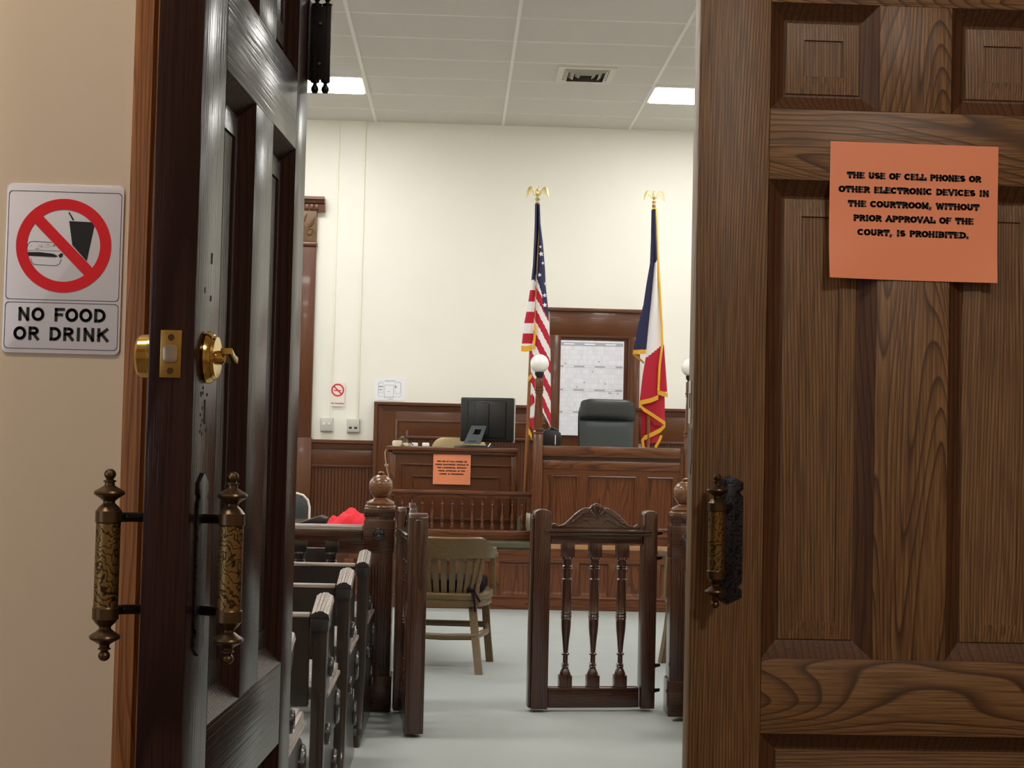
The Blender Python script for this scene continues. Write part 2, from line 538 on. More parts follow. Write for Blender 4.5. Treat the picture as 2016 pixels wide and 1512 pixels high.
def letters(mb, text, cx, z, h, y, width=None, slab=False, thick=0.2, depth=0.0006):
    """flat raised letters in the x-z plane, centred on cx, facing -y"""
    gap = 0.1
    tot = sum(GLY[c][0] + gap for c in text) - gap
    sx = (width / tot) if width else h
    x = cx - tot * sx / 2
    tz = thick * h
    lo, hi = tz / 2, h - tz / 2
    for c in text:
        w, strokes, ser = GLY[c]
        for st in strokes:
            pts = [(x + a * sx, z + lo + b * (hi - lo)) for a, b in st]
            for (ax_, az), (bx, bz) in zip(pts, pts[1:]):
                dx, dz = bx - ax_, bz - az
                l = math.hypot(dx, dz)
                if l < 1e-9:
                    continue
                ux, uz = dx / l, dz / l
                steep = abs(uz)
                t = tz / 2 * (1.0 if not slab else (0.72 + 0.45 * steep))
                ext = tz * 0.18 if len(st) > 2 else tz / 2
                ax2, az2, bx2, bz2 = ax_ - ux * ext, az - uz * ext, bx + ux * ext, bz + uz * ext
                mb.poly([(ax2 + uz * t, y - depth, az2 - ux * t), (bx2 + uz * t, y - depth, bz2 - ux * t), (bx2 - uz * t, y - depth, bz2 + ux * t), (ax2 - uz * t, y - depth, az2 + ux * t)])
        if slab:
            for sxx, lev, hw in ser:
                zc = z + (0 if lev == 0 else h - tz * 0.8)
                mb.poly([(x + (sxx - hw) * sx, y - depth, zc), (x + (sxx + hw) * sx, y - depth, zc), (x + (sxx + hw) * sx, y - depth, zc + tz * 0.8), (x + (sxx - hw) * sx, y - depth, zc + tz * 0.8)])
        x += (w + gap) * sx
    return mb


def rrect(x0, x1, z0, z1, r, n=6):
    return arc(x1 - r, z0 + r, r, -90, 0, n) + arc(x1 - r, z1 - r, r, 0, 90, n) + arc(x0 + r, z1 - r, r, 90, 180, n) + arc(x0 + r, z0 + r, r, 180, 270, n)


def frame_line(mb, pts, w, y):
    """thin closed line around an outline in the x-z plane (offset towards the centroid)"""
    cx = sum(p[0] for p in pts) / len(pts)
    cz = sum(p[1] for p in pts) / len(pts)
    hx = max(p[0] for p in pts) - cx
    hz = max(p[1] for p in pts) - cz
    inn = [(cx + (a - cx) * (1 - w / hx), cz + (b - cz) * (1 - w / hz)) for a, b in pts]
    n = len(pts)
    for k in range(n):
        j = (k + 1) % n
        if (Vector(pts[k]) - Vector(pts[j])).length < 1e-7:
            continue
        mb.poly([(pts[k][0], y, pts[k][1]), (pts[j][0], y, pts[j][1]), (inn[j][0], y, inn[j][1]), (inn[k][0], y, inn[k][1])])
    return mb

# ================================================================== THE ROOM
BW, CZ = 13.85, 4.32                      # far wall, ceiling height
XL, XR, YF = -6.2, 7.0, 2.62              # courtroom side walls, inner face of the entrance wall
struct(MB().box(XL, XR, YF, BW + .15, -.06, 0).build('floor', CARPET, smooth=False), 'grey-green carpet of the courtroom', 'floor')
struct(MB().box(-3.3, 4.2, -3.0, YF, -.06, -.002).build('floor_hall', plain('hall_floor', srgb(110, 92, 74), .35, noise=.2, nscale=6), smooth=False))
struct(MB().box(XL, XR, YF - .2, BW + .15, CZ, CZ + .08).build('ceiling', CEIL, smooth=False), 'white suspended tile ceiling', 'ceiling')
struct(MB().box(-3.3, 4.2, -3.0, 2.2, 3.5, 3.58).build('ceiling_hall', HALLWALL, smooth=False))
struct(MB().box(XL, XR, BW, BW + .15, 0, CZ).build('wall_back', WALL, smooth=False), 'cream far wall of the courtroom', 'wall')
struct(MB().box(XL - .15, XL, YF, BW + .15, 0, CZ).build('wall_left', WALL, smooth=False))
struct(MB().box(XR, XR + .15, YF, BW + .15, 0, CZ).build('wall_right', WALL, smooth=False))
# entrance wall: hall face y = 2.2, courtroom face y = 2.62, double door opening
OX0, OX1, OZ = -.362, 1.195, 2.62
m = MB()
for x0, x1, z0, z1 in ((XL, OX0 - .02, 0, CZ + .1), (OX1 + .02, XR, 0, CZ + .1), (OX0 - .02, OX1 + .02, OZ + .02, CZ + .1)):
    m.box(x0, x1, 2.2, YF, z0, z1)
struct(m.build('wall_entrance', HALLWALL, smooth=False), 'cream hall wall around the double doors', 'wall')
struct(MB().box(4.2, 4.3, -3.0, 2.2, 0, 3.5).build('wall_right_hall', HALLWALL, smooth=False))
struct(MB().box(-3.3, 4.2, -3.1, -3.0, 0, 3.5).build('wall_rear_hall', HALLWALL, smooth=False))
m = MB()
for y0, y1, z0, z1 in ((-3.0, -1.0, 0, 3.5), (.6, 2.2, 0, 3.5), (-1.0, .6, 0, 1.05), (-1.0, .6, 2.45, 3.5)):
    m.box(-3.1, -3.0, y0, y1, z0, z1)
struct(m.build('wall_left_hall', HALLWALL, smooth=False))
m = MB()
for y0, y1, z0, z1 in ((-1.0, -.94, 1.05, 2.45), (.54, .6, 1.05, 2.45), (-.94, .54, 1.05, 1.11), (-.94, .54, 2.39, 2.45), (-.94, .54, 1.73, 1.77)):
    m.box(-3.08, -3.02, y0, y1, z0, z1)
struct(m.build('window_1', wood('casing', 'z'), smooth=False))

# two unseen lamps added to light the hall wall and the right leaf
for lx, ly, pw, lab in ((-1.15, 1.2, .62, 'added round lamp, out of view, over the left end of the hall'), (1.25, -.35, 1.15, 'added round lamp, out of view, over the right end of the hall')):
    HG = emit('hall_added_glow', (1.0, .90, .80), HALL_WARM * pw)
    t = thing('hall_added_lamp', lab, 'added lamp', (lx, ly, 3.5), group='added hall lamps')
    MB().lathe([(.0, -.1), (.16, -.085), (.24, -.05), (.26, -.02)], (0, 0, 0), 'z', 32).build('lamp_bowl', HG, t)
    MB().lathe([(.265, -.022), (.275, -.02), (.275, 0), (.0, 0)], (0, 0, 0), 'z', 32).build('lamp_rim', BRASSDULL, t)

# suspended ceiling grid: 1.2225 x 0.6095 m
TX = [.368 + 1.2225 * k for k in range(-5, 6)]
TY = [13.315 - .6095 * k for k in range(0, 18)]
m = MB()
for x in TX:
    m.box(x - .013, x + .013, YF, BW, CZ - .006, CZ + .01)
for y in TY:
    m.box(XL, XR, y - .006, y + .006, CZ - .003, CZ + .01)
struct(m.build('ceiling_grid', TEE, smooth=False))
DIFF = emit('lit_diffuser', (1.0, .985, .945), LAMP)
k = 0
for yi, y1 in enumerate((12.70, 9.655, 6.61, 3.565)):
    for xi, x0 in enumerate((-2.077, 1.59, -5.745, 5.26)):
        if yi == 0 and xi < 2:
            lab = ('lit rectangular ceiling light at the left, close to the open dark door', 'lit rectangular ceiling light at the right, close to the brown door')[xi]
        else:
            lab = 'lit rectangular ceiling light over the courtroom seating'
        t = thing('ceiling_light', lab, 'ceiling light', (x0 + .611, y1 - .305, CZ), group='lit ceiling lights')
        f = MB()
        for a0, a1, b0, b1 in ((-.598, .598, -.292, -.268), (-.598, .598, .268, .292), (-.598, -.574, -.268, .268), (.574, .598, -.268, .268)):
            f.box(a0, a1, b0, b1, -.014, .0)
        f.build('frame', TEE, t, smooth=False)
        MB().box(-.574, .574, -.268, .268, -.022, -.001, .006).build('diffuser', DIFF, t)

# air vent in the ceiling
t = thing('air_vent', 'square louvred air vent in the white ceiling', 'air vent', (.985, 11.79, CZ))
f = MB()
for a0, a1, b0, b1 in ((-.235, .235, -.235, -.185), (-.235, .235, .185, .235), (-.235, -.185, -.185, .185), (.185, .235, -.185, .185)):
    f.box(a0, a1, b0, b1, -.012, 0)
f.build('frame', plain('vent_white', srgb(222, 218, 206), .5), t, smooth=False)
MB().box(-.19, .19, -.19, .19, -.002, .0).build('duct_opening', plain('vent_dark', srgb(70, 66, 60), .8), t, smooth=False)
for q, (s0, s1, dz) in enumerate(((.185, .15, -.03), (.135, .10, -.03), (.085, .05, -.03))):
    s = MB()
    s.grid([[(-s0, -s0, -.004), (s0, -s0, -.004), (s0, s0, -.004), (-s0, s0, -.004)], [(-s1, -s1, dz), (s1, -s1, dz), (s1, s1, dz), (-s1, s1, dz)]], close=True)
    s.build('louvre', plain('vent_louvre', srgb(176, 170, 158), .5), t, smooth=False)

# ------------------------------------------------------------------ far wall joinery
WY = BW - .002


def rbox(mb, x0, y0, x1, y1, Yp, d, bev=0.0):
    a, b, c, e = rect(x0, y0, x1, y1, Yp)
    return mb.box(a, b, Yp - d, Yp, c, e, bev)


def board(name, x0, x1, z0, z1, y, d, mat, par, bev=.004):
    return MB().box(x0, x1, y - d, y, z0, z1, bev).build(name, mat, par)


# low wainscot at the left of the far wall
t = struct(thing('trim_1', 'low dark wainscot of beaded boards under the two switch boxes', 'wainscot'))
X0, X1 = -4.5, -.79
board('beaded_panel', X0, X1, 0, 1.06, WY, .02, wood('wain', 'z', .032), t, 0)
board('rail', X0, X1, .99, 1.17, WY, .035, wood('wain', 'x'), t)
board('baseboard', X0, X1, 0, .2, WY, .035, wood('wain', 'x'), t)
m = MB()
m.prism([(WY, 1.16), (WY - .035, 1.16), (WY - .055, 1.185), (WY - .06, 1.215), (WY - .085, 1.225), (WY - .085, 1.255), (WY, 1.255)], 'yz', X0, X1)
m.build('cap_moulding', wood('wain', 'x'), t)
board('picture_rail_strip', X0, X1, 1.0, 1.015, WY - .034, .012, wood('wain', 'x'), t, .003)

for nm, xa, sg_ in (('trim_6', XR, -1), ('trim_7', XL, 1)):
    t2 = struct(thing(nm, 'dark wooden wainscot along a side wall of the courtroom', 'wainscot'))
    xs_ = sorted((xa, xa + sg_ * .03))
    MB().box(xs_[0], xs_[1], YF + .02, BW - .1, 0, 1.2).build('boarding', wood('wain', 'z'), t2, smooth=False)
    xs_ = sorted((xa, xa + sg_ * .07))
    MB().box(xs_[0], xs_[1], YF + .02, BW - .1, 1.2, 1.255, .01).build('cap_moulding', wood('wain', 'z'), t2)

# raised wainscot behind the clerk's desk and on either side of the bench's back panel
t = struct(thing('trim_2', 'raised dark panelled wainscot behind the desk monitor', 'wainscot'))
ZR = 1.625
for (X0, X1, left) in ((-.79, .86, True), (1.71, 3.6, False)):
    board('beaded_panel', X0 + .1, X1, .5, 1.36, WY, .015, wood('wain', 'z', .032), t, 0)
    board('rail', X0, X1, 1.29, 1.58, WY, .04, wood('wain', 'x'), t)
    m = MB()
    m.prism([(WY, 1.54), (WY - .04, 1.54), (WY - .055, 1.565), (WY - .06, 1.59), (WY - .085, 1.6), (WY - .085, ZR), (WY, ZR)], 'yz', X0, X1)
    m.build('cap_moulding', wood('wain', 'x'), t)
    m = MB()
    m.box(X0 + (.3 if left else .02), X1 - .02, WY - .055, WY - .04, 1.285, 1.31, .005)
    m.build('panel_moulding', wood('wain', 'x'), t)
    if left:
        m = MB()
        m.prism([(X0 - .003, WY), (X0 - .003, WY - .088), (X0 + .03, WY - .088), (X0 + .04, WY - .063), (X0 + .07, WY - .053), (X0 + .085, WY - .044), (X0 + .2, WY - .044), (X0 + .2, WY)], 'xy', .5, ZR)
        m.build('end_moulding', wood('wain', 'z'), t)
        board('panel_moulding', X0 + .2, X0 + .222, .5, 1.46, WY - .038, .016, wood('wain', 'z'), t)
        board('panel_moulding', X0 + .222, X1 - .02, 1.44, 1.462, WY - .038, .014, wood('wain', 'x'), t)
        board('inner_moulding', X0 + .30, X0 + .325, .5, 1.36, WY - .034, .016, wood('wain', 'z'), t)
        board('inner_stile', X0 + .2, X0 + .31, .5, 1.44, WY - .005, .03, wood('wain', 'z'), t)

# tall framed panel behind the judge's chair
t = struct(thing('trim_3', 'tall framed wood panel on the far wall behind the calendar', 'wall panel'))
a, b, c, e = rect(1080, 613, 1258, 860, BW)
c = .5
board('back_board', a, b, c, e, WY, .03, wood('wain', 'z'), t, 0)
board('frame_rail', a, b, e - .24, e, WY - .01, .045, wood('wain', 'x'), t)
board('cornice', a - .03, b + .03, e - .012, e + .022, WY, .075, wood('wain', 'x'), t)
for s0, s1 in ((a, a + .09), (b - .09, b)):
    board('frame_stile', s0, s1, c, e - .24, WY - .01, .045, wood('wain', 'z'), t)
m = MB()
m.relief(a + .085, b - .085, c, e - .235, WY - .05, [(0, 0), (.004, -.008), (.018, -.008), (.03, .004), (.03, .02)], fill=False)
m.build('panel_moulding', wood('wain', 'z'), t)

# carved door surround at the far left
t = struct(thing('trim_4', 'tall carved wood pilaster with dentil capital at left on the far wall', 'pilaster'))
PX = -1.385
board('shaft', PX - .24, PX, 1.27, 3.12, WY, .06, wood('wain', 'z'), t)
board('plinth', PX - .25, PX + .012, 0, 1.27, WY, .09, wood('wain', 'z'), t)
board('astragal', PX - .25, PX + .012, 3.09, 3.13, WY, .08, wood('bench', 'x'), t, .012)
board('capital_block', PX - .25, PX, 3.13, 3.43, WY, .075, wood('oak', 'x'), t)
m = MB()
for q in range(3):      # carved scrolls and leaves
    cx, cz = PX - .06 - .08 * q, 3.22 + .03 * (q % 2)
    m.lathe([(.0, -.012), (.018, -.012), (.02, .0), (.012, .003), (0, .003)], (cx, WY - .078, cz), 'y', 14)
    m.tube([(cx + .045 * math.cos(u) * (1 - u / 9), WY - .08, cz + .045 * math.sin(u) * (1 - u / 9)) for u in [v * .45 for v in range(15)]], .007, 6)
    m.tube([(cx - .02, WY - .08, cz + .05), (cx + .02, WY - .082, cz + .09), (cx + .045, WY - .08, cz + .15)], [.012, .016, .004], 6)
m.build('carving', wood('oak', 'z'), t)
for q in range(6):
    board('dentil', PX - .02 - .046 * q, PX + .012 - .046 * q, 3.44, 3.485, WY - .06, .04, wood('bench', 'x'), t, .003)
m = MB()
m.prism([(WY, 3.43), (WY - .08, 3.43), (WY - .085, 3.49), (WY - .11, 3.5), (WY - .125, 3.525), (WY - .15, 3.53), (WY - .15, 3.555), (WY, 3.555)], 'yz', PX - .3, PX + .075)
m.build('cornice', wood('bench', 'x'), t)
board('frieze', PX - 1.6, PX - .25, 3.13, 3.43, WY, .05, wood('wain', 'x'), t)

# surface raceways and the two switch boxes
for q, (x, zt, lab) in enumerate(((-1.205, CZ, 'thin cream cable raceway, left one of the pair, running up the far wall'), (-.955, CZ, 'thin cream cable raceway, right one of the pair, running up the far wall'))):
    o = MB().box(x - .012, x + .012, BW - .014, BW, 1.45, CZ, .002).build('cable_raceway', plain('raceway', srgb(240, 238, 224), .7))
    tag(o, lab, 'cable raceway', 'cable raceways on the far wall')
for q, (px, py, kind, lab) in enumerate(((644, 836, 'toggle', 'grey wall box with two toggle switches under the no smoking sign'), (696, 838, 'socket', 'grey wall box with two dark sockets beside the raised wainscot'))):
    p = at(px, py, BW)
    t = thing('switch_box' if kind == 'toggle' else 'socket_box', lab, 'wall box', (p.x, BW, p.z), group='wall boxes below the raceways')
    m = MB()
    m.relief(-.06, .06, -.064, .064, 0, [(0, 0), (.001, -.045), (.006, -.052), (.012, -.054)], fill=True)
    m.build('box', PLATE, t)
    for sx in (-.025, .025):
        if kind == 'toggle':
            m = MB().box(sx - .006, sx + .006, -.073, -.054, -.004, .018, .002)
            m.build('toggle', WHITEPL, t)
        else:
            MB().box(sx - .014, sx + .014, -.057, -.053, -.03, -.012, .002).build('socket', BLACKPL, t)

# ------------------------------------------------------------------ papers on the far wall
p = at(665, 777, BW)
t = thing('no_smoking_sign', 'small white no smoking sign with red ring on the far wall', 'sign', (p.x, BW - .016, p.z))
MB().box(-.068, .068, -.003, 0, -.112, .112).build('plate', plain('sign_paper', srgb(240, 226, 218), .5), t, smooth=False)
m = MB()
ro, ri, cz = .061, .047, .043
A = [(ro * math.cos(2 * PI * k / 40), ro * math.sin(2 * PI * k / 40)) for k in range(40)]
m.grid([[(x, -.0045, cz + z) for x, z in A], [(x * ri / ro, -.0045, cz + z * ri / ro) for x, z in A]], close=True)
c45 = .7071
m.poly([((-.05 + .006) * c45 - 0, -.0047, cz + (.05 + .006) * c45), ((-.05 - .006) * c45, -.0047, cz + (.05 - .006) * c45), ((.05 - .006) * c45, -.0047, cz + (-.05 - .006) * c45), ((.05 + .006) * c45, -.0047, cz + (-.05 + .006) * c45)])
m.build('prohibition_ring', plain('ring_red', srgb(200, 44, 52), .5), t, smooth=False)
m = MB().box(-.036, .028, -.0042, -.003, cz - .009, cz + .001).box(.03, .036, -.0042, -.003, cz - .009, cz + .001)
m.build('cigarette', plain('cig', srgb(190, 70, 76), .6), t, smooth=False)


def textmesh(body, size, name, mat, parent, loc, bold=0.0):
    c = bpy.data.curves.new('txt', 'FONT')
    c.body = body
    c.size = size
    c.align_x = 'CENTER'
    c.offset = bold
    o = bpy.data.objects.new('txt', c)
    COL.objects.link(o)
    dg = bpy.context.evaluated_depsgraph_get()
    me = bpy.data.meshes.new_from_object(o.evaluated_get(dg))
    bpy.data.objects.remove(o)
    me.materials.clear()
    me.materials.append(mat)
    me.transform(Matrix.Rotation(PI / 2, 4, 'X'))
    r = bpy.data.objects.new(name, me)
    COL.objects.link(r)
    r.parent = parent
    r.location = loc
    return r


textmesh('No Smoking', .024, 'lettering', BLACK, t, (0, -.0045, -.09), .0004)

p = at(768, 767, BW)
t = thing('floor_plan_sheet', 'white printed floor plan sheet above the raised wainscot', 'paper', (p.x, BW - .001, p.z))
MB().box(-.145, .145, -.003, 0, -.108, .108).build('sheet', PAPER, t, smooth=False)
m = MB()
for pts, w in ((rrect(-.055, .035, -.08, .045, .01), .003), (rrect(-.115, .105, -.07, .075, .02), .002), (rrect(.045, .1, -.04, .07, .02), .002), (rrect(-.11, -.065, -.035, .06, .004), .002)):
    frame_line(m, pts, w, -.0036)
for bx in ((-.105, -.07, .022, .034), (-.1, -.08, -.01, .002), (.045, .06, .015, .04), (-.03, 0, -.02, -.017), (-.05, .05, .083, .088), (-.02, .03, -.095, -.092)):
    m.box(bx[0], bx[1], -.0037, -.003, bx[2], bx[3])
m.build('printed_plan', plain('plan_ink', srgb(150, 156, 176), .7), t, smooth=False)

# wall calendar on the tall framed panel
a, b, c, e = rect(1100, 671, 1227, 858, BW - .05)
t = thing('wall_calendar', 'large white year calendar sheet pinned behind the black leather chair', 'calendar', ((a + b) / 2, BW - .052, (c + e) / 2))
w, h = (b - a) / 2, (e - c) / 2
m, nt, bs, N, L = _new('calendar_print')
tc = N.new('ShaderNodeTexCoord')
mp = N.new('ShaderNodeMapping'); mp.inputs['Scale'].default_value = (36, 1, 22)
mp.inputs['Rotation'].default_value = (PI / 2, 0, 0)
L.new(tc.outputs['Object'], mp.inputs['Vector'])
bk = N.new('ShaderNodeTexBrick'); bk.offset = 0; bk.inputs['Scale'].default_value = 1
bk.inputs['Brick Width'].default_value = 1; bk.inputs['Row Height'].default_value = 1; bk.inputs['Mortar Size'].default_value = .03
bk.inputs['Color1'].default_value = srgb(238, 240, 248); bk.inputs['Color2'].default_value = srgb(226, 229, 240); bk.inputs['Mortar'].default_value = srgb(216, 220, 232)
mp2 = N.new('ShaderNodeMapping'); mp2.inputs['Rotation'].default_value = (PI / 2, 0, 0); mp2.inputs['Scale'].default_value = (36, 22, 22)
L.new(tc.outputs['Object'], mp2.inputs['Vector']); L.new(mp2.outputs[0], bk.inputs['Vector'])
L.new(bk.outputs['Color'], bs.inputs['Base Color'])
ms = MB().box(-w, w, -.003, 0, -h, h)
ms.mi = 1
rr = random.Random(3)
for r in range(14):
    cx, cz = rr.uniform(-w + .05, w - .05), rr.uniform(-h + .05, h - .1)
    ms.box(cx - .006, cx + .006, -.0042, -.003, cz - .006, cz + .006)
ms.build('sheet', [m, plain('pencil', srgb(150, 152, 166), .7)], t, smooth=False)
HB = plain('calendar_band', srgb(176, 178, 190), .6)
for q, (py, hh) in enumerate(((678, 7), (722, 4), (768, 4), (812, 4))):
    z = at(1160, py, BW - .05).z - (c + e) / 2
    m = MB().box(-w + .01, w - .01, -.0045, -.003, z - hh * .0024, z + hh * .0024)
    m.mi = 1
    for r in range(3):
        m.box(-w + .04 + r * .2, -w + .14 + r * .2, -.0052, -.0045, z - .006, z + .006)
    m.build('month_band', [HB, PAPER], t, smooth=False)
m = MB().lathe([(0, -.006), (.006, -.005), (.006, 0)], (0, -.003, h - .004), 'y', 10)
m.build('pin', WHITEPL, t)

# ================================================================== THE DOUBLE DOORS
jm = MB()
for x0, x1, z0, z1 in ((OX0 - .02, OX0, 0, OZ + .02), (OX1, OX1 + .02, 0, OZ + .02), (OX0, OX1, OZ, OZ + .02)):
    jm.box(x0, x1, 2.19, YF + .01, z0, z1)
t = struct(thing('trim_5', 'orange-brown door casing board beside the no food sign', 'door casing'))
jm.build('jamb_lining', wood('casing', 'z'), t, smooth=False)


def casing(x0, x1, name):
    mb = MB()
    s = 1 if x1 > x0 else -1
    mb.prism([(x0, 2.2), (x0, 2.182), (x0 + s * .008, 2.174), (x0 + s * .03, 2.172), (x0 + s * .035, 2.178), (x0 + s * .044, 2.178), (x0 + s * .05, 2.172), (x1 - s * .01, 2.17), (x1, 2.178), (x1, 2.2)], 'xy', 0, OZ + .12)
    return mb.build(name, wood('casing', 'z'), t)


casing(-.500, OX0, 'left_casing')
casing(1.345, OX1, 'right_casing')
MB().box(-.500, 1.345, 2.172, 2.2, OZ, OZ + .15, .006).build('head_casing', wood('casing', 'x'), t)

DW, DT = .745, .055
RAILS = [(.012, .25), (.798, .929), (1.769, 1.895), (2.085, 2.5)]
PROF = [(0, 0), (.002, .002), (.026, .0205), (.030, .0215)]           # sloped moulding round each panel
FIELD = [(.030, .0213), (.032, .0185), (.062, .0150), (.0634, .0182), (.067, .0182)]


def pull_handle(parent, x, side, z, k=.89, gx=.037, off=.047):
    """side -1 / +1: on the -y / +y face; the grip stands towards the free edge of its back plate"""
    y0 = side * DT / 2
    b = MB()
    pts = [(-.024, -.1), (0, -.112), (.024, -.1), (.024, -.088), (.017, -.082), (.024, -.075), (.024, .075), (.017, .082), (.024, .088), (.024, .1), (0, .112), (-.024, .1), (-.024, .088), (-.017, .082), (-.024, .075), (-.024, -.075), (-.017, -.082), (-.024, -.088)]
    b.prism([(x + px, z + pz) for px, pz in pts], 'xz', y0, y0 + side * .004, .001)
    plate = b.build('pull_handle', IRONCH, parent)
    plate['label'] = 'dark chased back plate and brass pull handle'
    yc, xc = y0 + side * off, x + gx
    g = MB().lathe([(.0145, -.058 * k), (.0145, .058 * k)], (xc, yc, z), 'z', 28)
    g.build('grip', BRONZE, plate)
    for s in (-1, 1):
        f = MB()
        pr = [(.0155, .056), (.0165, .058), (.0165, .0725), (.0150, .074), (.0125, .078), (.0075, .083), (.0075, .086), (.012, .09), (.0185, .0945), (.0195, .097), (.0185, .0995), (.0125, .103), (.0065, .107), (.006, .111), (.008, .112), (.008, .1135), (.0055, .1145)] + [(.0075 * math.sin(u), .122 - .0075 * math.cos(u)) for u in [.6 + i * .42 for i in range(6)]] + [(0, .1295)]
        pr = [(r * .95, h * k) for r, h in pr]
        if s < 0:
            pr = [(r, -h) for r, h in reversed(pr)]
        f.lathe(pr, (xc, yc, z), 'z', 24)
        f.build('finial', BRONZEDK, plate, angle=22)
        za = z + s * .063 * k
        a = MB().tube([(x, y0 + side * .003, za), (x + gx * .35, y0 + side * off * .75, za), (xc, yc, za)], .006, 10)
        a.build('arm', IRON, plate)
    return plate


def door_leaf(name, kind, loc, rz, label):
    root = struct(thing(name, label, 'door', loc, rz))
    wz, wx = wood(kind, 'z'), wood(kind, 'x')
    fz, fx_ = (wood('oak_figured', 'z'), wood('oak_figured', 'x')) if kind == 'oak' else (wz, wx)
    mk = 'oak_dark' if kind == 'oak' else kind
    cols = [(.1, .294), (.424, .618)]
    h = DT / 2
    for x0, x1 in ((0, .1), (.618, DW)):
        MB().box(x0, x1, -h, h, .012, 2.5, .0025).build('stile', wz, root)
    for z0, z1 in RAILS:
        MB().box(.1, .618, -h, h, z0, z1, .001).build('rail', fx_, root)
    for z0, z1 in ((.929, 1.769), (1.895, 2.085)):
        MB().box(.294, .424, -h, h, z0, z1, .001).build('mullion', fz, root)
    cells = [(x0, x1, z0, z1) for x0, x1 in cols for z0, z1 in ((.929, 1.769), (1.895, 2.085))] + [(.1, .618, .25, .798)]
    for x0, x1, z0, z1 in cells:
        p = MB()
        for s in (-1, 1):
            p.relief(x0, x1, z0, z1, s * h, FIELD, s)
        po = p.build('panel', wx if z1 < .9 else wz, root, angle=12)
        q = MB()
        for s in (-1, 1):
            q.relief(x0, x1, z0, z1, s * h, PROF, s, fill=False)
        q.build('moulding', wood(mk, 'z'), po, angle=12)
    return root


# left leaf, swung open into the hall, seen along its edge; right leaf closed
ANG = math.atan2(-.745, -.045)
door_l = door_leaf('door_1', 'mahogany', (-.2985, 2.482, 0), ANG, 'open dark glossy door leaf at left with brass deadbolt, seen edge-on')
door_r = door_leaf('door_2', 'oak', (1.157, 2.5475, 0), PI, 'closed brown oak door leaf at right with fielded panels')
# the hall face of the left leaf is local -y (points left), the courtroom face local +y
hz = 1.138
for s in (-1, 1):
    pull_handle(door_l, DW - .058, s, hz)
pull_handle(door_r, DW - .066, 1, 1.134, gx=.030)

# deadbolt on the left leaf
ZD = 1.392
xd = DW - .06
m = MB().lathe([(.0315, 0), (.0325, .004), (.031, .008), (.0285, .011), (.0275, .0115), (.0255, .015), (.0235, .0152), (0, .0152)], (xd, DT / 2, ZD), 'y', 36)
db = m.build('deadbolt', BRASS, door_l, angle=20)
db['label'] = 'polished brass deadbolt rose with thumb turn'
m = MB().lathe([(.009, .015), (.0085, .022), (.006, .024), (0, .024)], (xd, DT / 2, ZD), 'y', 20)
m.prism([(xd - .017, ZD - .006), (xd - .008, ZD - .0035), (xd + .008, ZD + .001), (xd + .017, ZD + .004), (xd + .017, ZD + .011), (xd + .006, ZD + .006), (xd - .006, ZD + .003), (xd - .017, ZD + .002)], 'xz', DT / 2 + .022, DT / 2 + .037, .0012)
m.build('thumb_turn', BRASS, db)
m = MB().lathe([(.0305, 0), (.0305, -.005), (.0285, -.007), (.0285, -.011), (.0275, -.012), (.0265, -.024), (.0235, -.0275), (.0, -.0275)][::-1], (xd, -DT / 2, ZD), 'y', 36)
m.build('key_cylinder', BRASS, db, angle=20)
m = MB().box(DW - .001, DW + .0016, -.0127, .0127, ZD - .0285, ZD + .0285, .0006)
bp = m.build('bolt_plate', BRASSDULL, db)
m = MB().prism(rrect(-.0085, .0085, ZD - .0105, ZD + .0105, .0055), 'yz', DW + .001, DW + .003, .0005)
m.build('bolt', plain('bolt_steel', srgb(164, 150, 136), .3, metal=.9), db)
m = MB()
for dz in (-.02, .02):
    m.lathe([(.0042, 0), (.0036, .0008), (0, .0004)], (DW + .0014, 0, ZD + dz), 'x', 14)
m.build('plate_screw', BRONZEDK, db)
# old lock marks: keyhole slot and screw holes below the deadbolt
m = MB()
m.prism(rrect(xd - .006, xd - .001, ZD - .082, ZD - .052, .0024), 'xz', DT / 2, DT / 2 + .0006)
rr = random.Random(5)
for q in range(12):
    hx, hzz = xd + rr.choice((-.014, .008, .014, .018)), ZD - rr.uniform(.037, .1)
    m.prism(rrect(hx - .0018, hx + .0018, hzz - .002, hzz + .002, .001, 3), 'xz', DT / 2, DT / 2 + .0005)
for q in range(5):
    hx, hzz = xd + rr.choice((-.018, .014)), ZD + rr.uniform(.06, .13)
    m.prism(rrect(hx - .0015, hx + .0015, hzz - .0035, hzz + .0035, .001, 3), 'xz', DT / 2, DT / 2 + .0005)
m.build('old_lock_hole', plain('hole_black', srgb(14, 10, 10), .8), door_l, smooth=False)

# the black ball-tipped hinge at the top of the left leaf
z0, z1 = 1.908, 2.042
m = MB()
m.box(-.004, .022, .0275, .0315, z0, z1, .001)
m.box(-.008, -.004, .0275, .064, z0 + .003, z1 - .003, .001)
hg = m.build('hinge', IRON, door_l)
for hy in (.0375, .0555):
    m = MB()
    m.lathe([(.0, z0 - .019), (.0045, z0 - .0185), (.0068, z0 - .014), (.0066, z0 - .0095), (.004, z0 - .005), (.003, z0 - .002), (.0075, z0), (.0082, z0 + .002), (.0082, z0 + .055), (.0076, z0 + .056), (.0082, z0 + .057), (.0082, z0 + .11), (.0076, z0 + .111), (.0082, z0 + .112), (.0082, z1), (.0095, z1 + .002), (.004, z1 + .004), (.003, z1 + .006), (.0066, z1 + .012), (.0068, z1 + .017), (0, z1 + .023)], (-.012, hy, 0), 'z', 16)
    m.build('barrel', IRON, hg)
m = MB()
for zz in (z0 + .03, z0 + .1):
    m.lathe([(.003, 0), (.0025, .002), (0, .0022)], (-.002, .046, zz), 'x', 10)
m.build('hinge_screw', plain('screw_grey', srgb(110, 108, 106), .4, metal=.8), hg)

